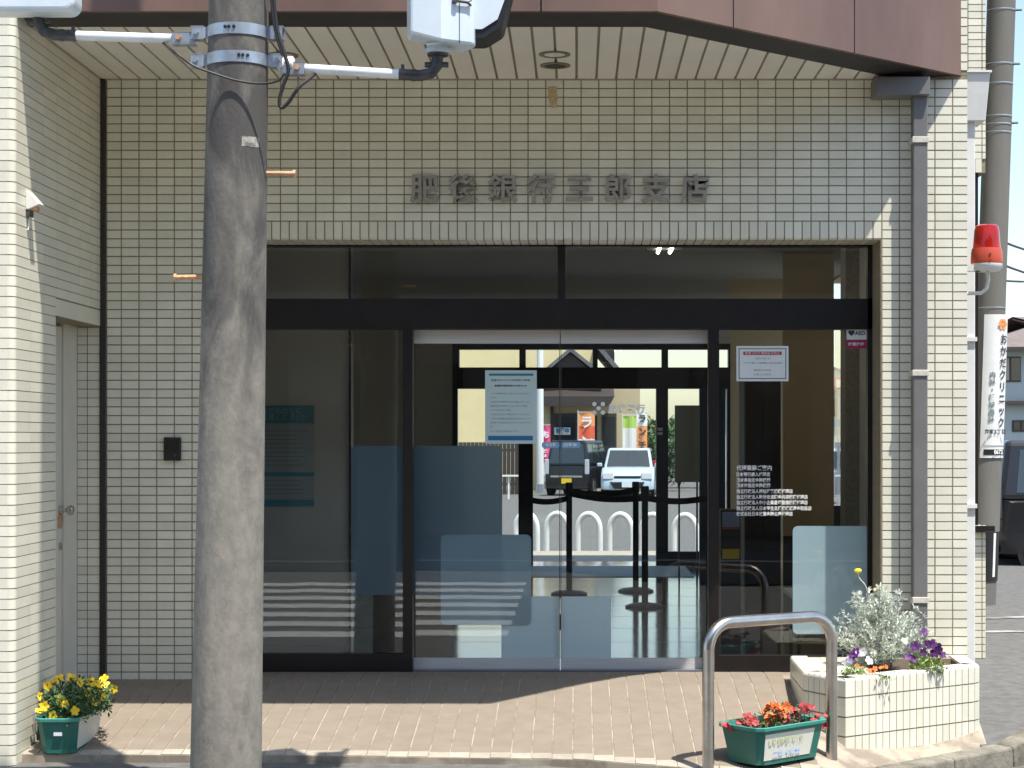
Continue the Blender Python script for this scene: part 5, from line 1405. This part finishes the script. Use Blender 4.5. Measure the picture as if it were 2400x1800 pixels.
# grey house with brown hipped roof
def house(name, label, x0, x1, y0, y1, z0, z1, wallm, roofm, rise, eave=.5, wins=(), hip=True, cat='house'):
    t = thing(name, label, cat, ((x0+x1)/2, y0, z0))
    wl = MB().box(x0, x1, y0, y1, z0, z1).build('wall', wallm, t)
    m = MB(); e = eave; ym = (y0+y1)/2; hx_ = (y1-y0)/2 if hip else -e
    P = [(x0-e, y0-e, z1-.05), (x1+e, y0-e, z1-.05), (x1+e, y1+e, z1-.05), (x0-e, y1+e, z1-.05), (x0+hx_, ym, z1+rise), (x1-hx_, ym, z1+rise)]
    m.v = P; m.f = [(0, 1, 5, 4), (2, 3, 4, 5), (1, 2, 5), (3, 0, 4), (3, 2, 1, 0)]; m.r = [.5]*5
    rf_ = m.build('roof', roofm, t)
    md = rf_.modifiers.new('solid', 'SOLIDIFY'); md.thickness = .12
    MB().box(x0-e, x1+e, y0-e-.02, y0-e+.06, z1-.19, z1-.05).build('eave_gutter', 'wood_dark', rf_)
    for (a, c, d0, d1, cur) in wins:
        f = MB().box(a, c, y0-.05, y0+.02, d0, d1).build('window', 'wood_dark', t)
        w1_ = (c-a)/2
        for q_ in range(2): MB().box(a+.06+q_*w1_, a+w1_-.03+q_*w1_, y0-.07, y0-.045, d0+.06, d1-.06).build('pane', 'curtain' if cur and q_ == 0 else 'win_dark', f)
    return t
Yh = 70
def hw(xa, xb, ya, yb, Y, cur=0): return (Xat(xa, Y), Xat(xb, Y), Zat(yb, Y), Zat(ya, Y), cur)
house('grey_house', 'grey two storey house with a brown hipped roof far down the side street', Xat(2316, Yh), Xat(2640, Yh), Yh, Yh+8, -.9, Zat(812, Yh), 'siding', 'roof_brown', 1.55, .7,
      [hw(2340, 2392, 836, 895, Yh, 1), hw(2410, 2500, 836, 895, Yh), hw(2325, 2352, 985, 1015, Yh), hw(2372, 2410, 985, 1012, Yh)])
MB_ = MB().box(Xat(2316, Yh)-.1, Xat(2640, Yh)+.1, Yh-.5, Yh, Zat(948, Yh), Zat(940, Yh)).build('storey_eave', 'wood_dark', [o for o in bpy.data.objects if o.name.startswith('grey_house')][0])
def bush(name, label, c, r, m_, n, lf):
    t = thing(name, label, 'bush', c); m = MB(); c = Vector(c)
    st = MB()
    for k in range(5): st.tube([c, c+Vector((random.uniform(-.5, .5)*r[0], random.uniform(-.5, .5)*r[1], r[2]*1.2))], [.03, .012], 5, cap=False)
    lumps = [(c+Vector((random.uniform(-.6, .6)*r[0], random.uniform(-.6, .6)*r[1], r[2]*random.uniform(.5, 1.5))), random.uniform(.3, .55)) for _ in range(14)]
    for k in range(n):
        p0_, s_ = random.choice(lumps); d = rdir(); p = p0_ + Vector((d.x*r[0]*s_, d.y*r[1]*s_, d.z*r[2]*s_))*random.uniform(.6, 1)
        leaf(m, p, rdir(.2), random.uniform(*lf), random.uniform(*lf)*.5, random.random())
    stuff(m.build('foliage', m_, t)); st.build('stem', 'bark', t); return t
bush('garden_bush', 'yellow green bush beside the clinic advert in front of the grey house', (Xat(2352, 40), 40, zr(22, 40)-.2), (.9, .9, .9), 'leaf_lime', 900, (.10, .2))
t = thing('garden_wall', 'pale block wall in front of the grey house', 'wall', (20, 44, -.5))
for k in range(14): MB().box(14.2+1.2*k, 15.37+1.2*k, 44, 44.15, -.6, .75).build('wall_panel', 'siding', t)

# ------------------------------------------------------------------ behind the bank
YA = 14.0
for k in range(6):
    cx = Xat(1232 + 74*k, YA) ; cy = YA - .14*k + .3; z0_ = -.085 if cy < YR+3.4 else zr(0, cy)
    t = thing('arched_bollard', 'white arched steel bollard outside the rear doors', 'bollard', (cx, cy, zr(cx, cy)), 'white arched bollards behind the bank')
    wv, hv = .155, .60; dz = zr(cx, cy); P = []
    dirv = Vector((math.cos(R(-20)), math.sin(R(-20)), 0))
    P = [Vector((cx, cy, dz-.05)) - dirv*wv, Vector((cx, cy, dz+hv-.26)) - dirv*wv]
    for q_ in range(1, 12): a = R(180-15*q_); P.append(Vector((cx, cy, dz+hv-.22+.22*math.sin(a))) + dirv*wv*math.cos(a))
    P += [Vector((cx, cy, dz+hv-.26)) + dirv*wv, Vector((cx, cy, dz-.05)) + dirv*wv]
    MB().tube(P, .04, 14).build('arch', 'guard_white', t, smooth=True)
    for sgn in (-1, 1):
        p = Vector((cx, cy, dz)) + dirv*wv*sgn; MB().lathe(p, [(.041, 0), (.075, 0), (.07, .02), (.041, .025)], 14).build('foot', 'guard_white', t, smooth=True)
# cars across the road
Zc = zr(0, 48)
car('kei_wagon', 'black boxy wagon with a yellow number plate parked beyond the rear doors', (Xat(1352, 49.5)+.1, 49.5, zr(0, 48)), R(90-15), 3.3, 1.48, 1.75, 'paint_black', 'van', plate='plate_yellow', rear_red=False, belt=.54, hood=.14)
car('white_hatchback', 'pale blue white hatchback facing the rear doors across the road', (Xat(1478, 48.0), 49.0, zr(0, 47)-.02), R(-90-4), 3.8, 1.66, 1.52, 'paint_white', 'hatch', plate='paper', belt=.60, hood=.22)
car('silver_car', 'silver car glimpsed through the narrow slot window at the back of the hall', (Xat(1975, 40), 40, zr(5, 40)), R(180), 4.2, 1.7, 1.5, 'paint_silver', 'hatch', belt=.6, hood=.22)
# yellow shop house
Yy = 58.0; sy_ = S(Yy)
zg = zr(0, Yy)
t = thing('yellow_shop_house', 'yellow rendered shop house with dark timber eaves and grey tiled roofs across the road', 'house', (Xat(1250, Yy), Yy, zg))
MB().box(Xat(900, Yy), Xat(1400, Yy), Yy, Yy+9, zg, Zat(760, Yy)).build('main_wall', 'house_yellow', t)
MB().box(Xat(1270, Yy-1.2), Xat(1500, Yy-1.2), Yy-1.2, Yy, zg, Zat(905, Yy-1.2)).build('shop_wall', 'house_beige', t)
m = MB(); e0 = Yy-2.4
m.hexa([W(1262, 952, e0), W(1428, 952, e0), (Xat(1428, e0), Yy, Zat(918, e0)), (Xat(1262, e0), Yy, Zat(918, e0)), W(1262, 929, e0), W(1440, 929, e0), (Xat(1440, e0), Yy, Zat(885, e0)), (Xat(1262, e0), Yy, Zat(885, e0))])
m.build('canopy_roof', 'wood_dark', t)
m = MB(); gx, gy = Xat(1337, Yy-1.4), Yy-1.6                                   # small gable over the entrance
m.v = [tuple(W(1272, 884, gy)), tuple(W(1404, 884, gy)), tuple(W(1337, 828, gy))]; base_ = m.v[:]
m.v = [(x, gy, z) for x, _, z in base_] + [(x, Yy+.1, z) for x, _, z in base_]
m.f = [(0, 1, 2), (5, 4, 3), (0, 2, 5, 3), (2, 1, 4, 5), (1, 0, 3, 4)]; m.r = [.5]*5
m.build('gable', 'wood_dark', t)
for sgn, (xa, ya), (xb, yb) in ((-1, (1262, 887), (1337, 824)), (1, (1337, 824), (1416, 887))):
    a, c = W(xa, ya, gy-.3), W(xb, yb, gy-.3); m = MB()
    m.hexa([a, c, (c.x, Yy+.1, c.z), (a.x, Yy+.1, a.z), a+Vector((0, 0, .16)), c+Vector((0, 0, .16)), (c.x, Yy+.1, c.z+.16), (a.x, Yy+.1, a.z+.16)])
    m.build('gable_roof', 'roof_tile', t)
m = MB(); a, c = W(1395, 810, Yy-.6), W(1500, 935, Yy-.6)
m.hexa([a, c, (c.x, Yy+6, c.z), (a.x, Yy+6, a.z), a+Vector((.0, 0, .25)), c+Vector((0, 0, .25)), (c.x, Yy+6, c.z+.25), (a.x, Yy+6, a.z+.25)]); m.build('side_roof', 'roof_tile', t)
MB().box(Xat(1400, Yy), Xat(1500, Yy), Yy+.3, Yy+8, zg, Zat(950, Yy)).build('annex_wall', 'house_beige', t)
for xa, xb, ya, yb in ((1298, 1352, 970, 1090), (1362, 1400, 975, 1090), (1410, 1445, 970, 1090), (1290, 1297, 950, 1100)):
    o = MB().box(Xat(xa, Yy-1.25), Xat(xb, Yy-1.25), Yy-1.28, Yy-1.18, Zat(yb, Yy), Zat(ya, Yy)).build('window', 'wood_dark', t)
    if xb-xa > 20: MB().box(Xat(xa+4, Yy-1.3), Xat(xb-4, Yy-1.3), Yy-1.31, Yy-1.285, Zat(yb-6, Yy), Zat(ya+8, Yy)).build('pane', 'win_dark', o)
o = MB().box(Xat(1299, Yy-1.4), Xat(1337, Yy-1.4), Yy-1.42, Yy-1.36, Zat(1019, Yy-1.4), Zat(1002, Yy-1.4)).build('name_board', 'flag_white', t)
text_obj('print', '営業中', .2, (Xat(1303, Yy-1.43), Yy-1.43, Zat(1010.5, Yy-1.43)), 'ink_blue', o, width=30/S(Yy), offset=.01)
MB().box(Xat(1440, Yy+2), Xat(1412, Yy+2), Yy+1.9, Yy+2, Zat(850, Yy+2), Zat(800, Yy+2)).build('upper_window', 'win_dark', t)
# white street pole in front of the shop
cxp = Xat(1266, 52); MB_o = MB().tube([(cxp, 52, zr(cxp, 52)-.2), (cxp, 52, 7.5)], [.125, .10], 16).build('shaft', 'guard_white', None, smooth=True)
t = thing('white_street_pole', 'white street pole standing in front of the yellow shop', 'pole', (cxp, 52, zr(cxp, 52))); attach(MB_o, t)
MB().tube([(cxp, 52, zr(cxp, 52)-.05), (cxp, 52, zr(cxp, 52)+.3)], .15, 14).build('foot_sleeve', 'galv', t, smooth=True)
def flag(x0_, x1_, y0_, y1_, Y, cols, label, txt=None, tm='letter_white'):
    g0 = zr(0, Y); X0, X1 = Xat(x0_, Y), Xat(x1_, Y); z1, z0_ = Zat(y0_, Y), Zat(y1_, Y)
    t = thing('nobori_banner', label, 'banner', (X0, Y, g0), 'shop banners across the road')
    MB().tube([(X0-.02, Y, g0), (X0-.02, Y, z1+.1)], .014, 6).build('staff', 'white_plastic', t); MB().tube([(X0-.02, Y, z1+.03), (X1, Y, z1+.03)], .01, 6).build('crossbar', 'white_plastic', t)
    MB().lathe((X0-.02, Y, g0), [(.18, 0), (.18, .08), (.03, .14)], 10).build('base', 'int_board', t)
    n = len(cols)
    for k, cm in enumerate(cols):
        m = MB(); za, zb_ = z1-(z1-z0_)*k/n, z1-(z1-z0_)*(k+1)/n
        for q_ in range(6):
            xa, xb = X0+(X1-X0)*q_/6, X0+(X1-X0)*(q_+1)/6; dy = .03*math.sin(q_*1.3), .03*math.sin((q_+1)*1.3)
            m.quad((xa, Y+dy[0], zb_), (xb, Y+dy[1], zb_), (xb, Y+dy[1], za), (xa, Y+dy[0], za))
        m.build('cloth', cm, t)
    if txt:
        for k, ch in enumerate(txt):
            text_obj('print', ch, (X1-X0)*.8, ((X0+X1)/2, Y-.05, z1-(z1-z0_)*(k+.5)/len(txt)), tm, t, align='CENTER', offset=.015)
flag(1268, 1290, 998, 1128, 54.0, ['flag_pink', 'flag_pink', 'flag_white'], 'pink shop banner beside the white street pole', 'お弁当')
flag(1356, 1394, 968, 1060, 54.5, ['flag_orange', 'flag_red', 'flag_white'], 'red and white shop banner behind the black wagon', 'ラン')
flag(1460, 1491, 975, 1060, 54.2, ['flag_green', 'flag_white', 'flag_white'], 'green topped white shop banner behind the pale hatchback')
flag(1493, 1517, 967, 1060, 53.6, ['flag_white', 'flag_orange', 'flag_orange'], 'orange shop banner at the end of the banner row', 'ランチ', 'ink')
bush('roadside_bush', 'green bush at the end of the shop banner row', (Xat(1545, 55), 55, zr(2, 55)), (1.4, 1.0, 1.3), 'leaf_green', 1600, (.12, .25))
bush('hedge_tree', 'green tree glimpsed through the rear sidelight', (Xat(1590, 60), 60, zr(2, 60)), (1.8, 1.4, 1.6), 'leaf_green', 2000, (.14, .3))
t = thing('timber_fence', 'dark timber fence glimpsed through the left rear sidelight', 'fence', (Xat(1130, 50), 50, zr(-3, 50)))
for k in range(22): MB().box(Xat(1010, 50)+.13*k, Xat(1010, 50)+.13*k+.12, 50, 50.03, zr(-3, 50), zr(-3, 50)+1.7).build('board', 'wood_dark', t)
for z_ in (.3, 1.4): MB().box(Xat(1010, 50), Xat(1010, 50)+2.86, 50.03, 50.07, zr(-3, 50)+z_, zr(-3, 50)+z_+.08).build('rail', 'wood_dark', t)
house('white_house', 'pale house beyond the silver car behind the bank', Xat(1700, 75), Xat(2050, 75), 75, 83, -.9, Zat(905, 75), 'siding', 'roof_tile', 1.6, .6, [hw(1740, 1800, 935, 975, 75), hw(1900, 1960, 935, 975, 75)])
t = thing('roadside_sign', 'red and white roadside sign on a post seen through the slot window', 'sign', (Xat(1966, 36), 36, zr(5, 36)))
MB().tube([(Xat(1966, 36), 36.05, zr(5, 36)), (Xat(1966, 36), 36.05, Zat(880, 36))], .03, 8).build('post', 'galv', t)
MB().box(Xat(1956, 36), Xat(1978, 36), 35.98, 36.02, Zat(914, 36), Zat(884, 36)).build('red_board', 'flag_red', t); MB().box(Xat(1959, 36), Xat(1975, 36), 35.965, 35.98, Zat(908, 36), Zat(890, 36)).build('white_field', 'flag_white', t)
MB().box(Xat(1956, 36), Xat(1976, 36), 35.98, 36.02, Zat(1000, 36), Zat(984, 36)).build('blue_board', 'ink_blue', t)
# white kerb line rail behind the left sidelight
t = thing('guard_rail', 'white guard rail along the far side of the rear street', 'guard rail', (Xat(1160, 44), 44, zr(-2, 44)))
MB().box(Xat(1000, 44), Xat(1222, 44), 44, 44.06, Zat(1117, 44), Zat(1113, 44)).build('rail', 'guard_white', t)
for k in range(4): MB().box(Xat(1010+60*k, 44), Xat(1014+60*k, 44), 44.06, 44.12, zr(-2, 44), Zat(1113, 44)).build('post', 'guard_white', t)

# ------------------------------------------------------------------ across the street, behind the camera (shows in the glass)
YO = -13.4
t = thing('opposite_building', 'brown grey two storey building on the far side of the street reflected in the glass', 'building', (0, YO, -.2))
MB().box(-11, 4.2, YO-8, YO, -.3, 6.6).build('wall', 'opp_wall', t)
MB().box(-11.1, 4.3, YO-.02, YO+.5, 3.0, 3.2).build('ledge', 'opp_trim', t); MB().box(-11.2, 4.4, YO-8.1, YO+.25, 6.6, 6.8).build('parapet', 'opp_trim', t)
for k in range(6):
    x_ = -10 + 2.3*k
    for z_, h_ in ((.0, 2.3), (4.0, 1.5)):
        f_ = MB().box(x_, x_+1.6, YO, YO+.06, z_, z_+h_).build('window', 'frame', t)
        for q_ in range(2): MB().box(x_+.06+.77*q_, x_+.77+.77*q_, YO+.05, YO+.075, z_+.06, z_+h_-.06).build('pane', 'win_dark', f_)
t = thing('opposite_house', 'taller grey house next to the brown building across the street', 'building', (8, YO, -.2))
MB().box(4.9, 13, YO-9, YO-.6, -.3, 7.4).build('wall', 'opp_trim', t); MB().box(4.6, 13.3, YO-9.3, YO-.3, 7.4, 7.6).build('roof', 'roof_tile', t)
for k in range(3):
    for z_ in (.4, 4.3):
        f_ = MB().box(5.6+2.4*k, 7.1+2.4*k, YO-.6, YO-.54, z_+.4, z_+1.9).build('window', 'frame', t); MB().box(5.68+2.4*k, 7.02+2.4*k, YO-.545, YO-.52, z_+.48, z_+1.82).build('pane', 'win_dark', f_)
b = MB(); b.box(-40, 40, YO-1.0, -10.9, -.4, -.14); struct(b.build('far_pavement', 'asphalt'))
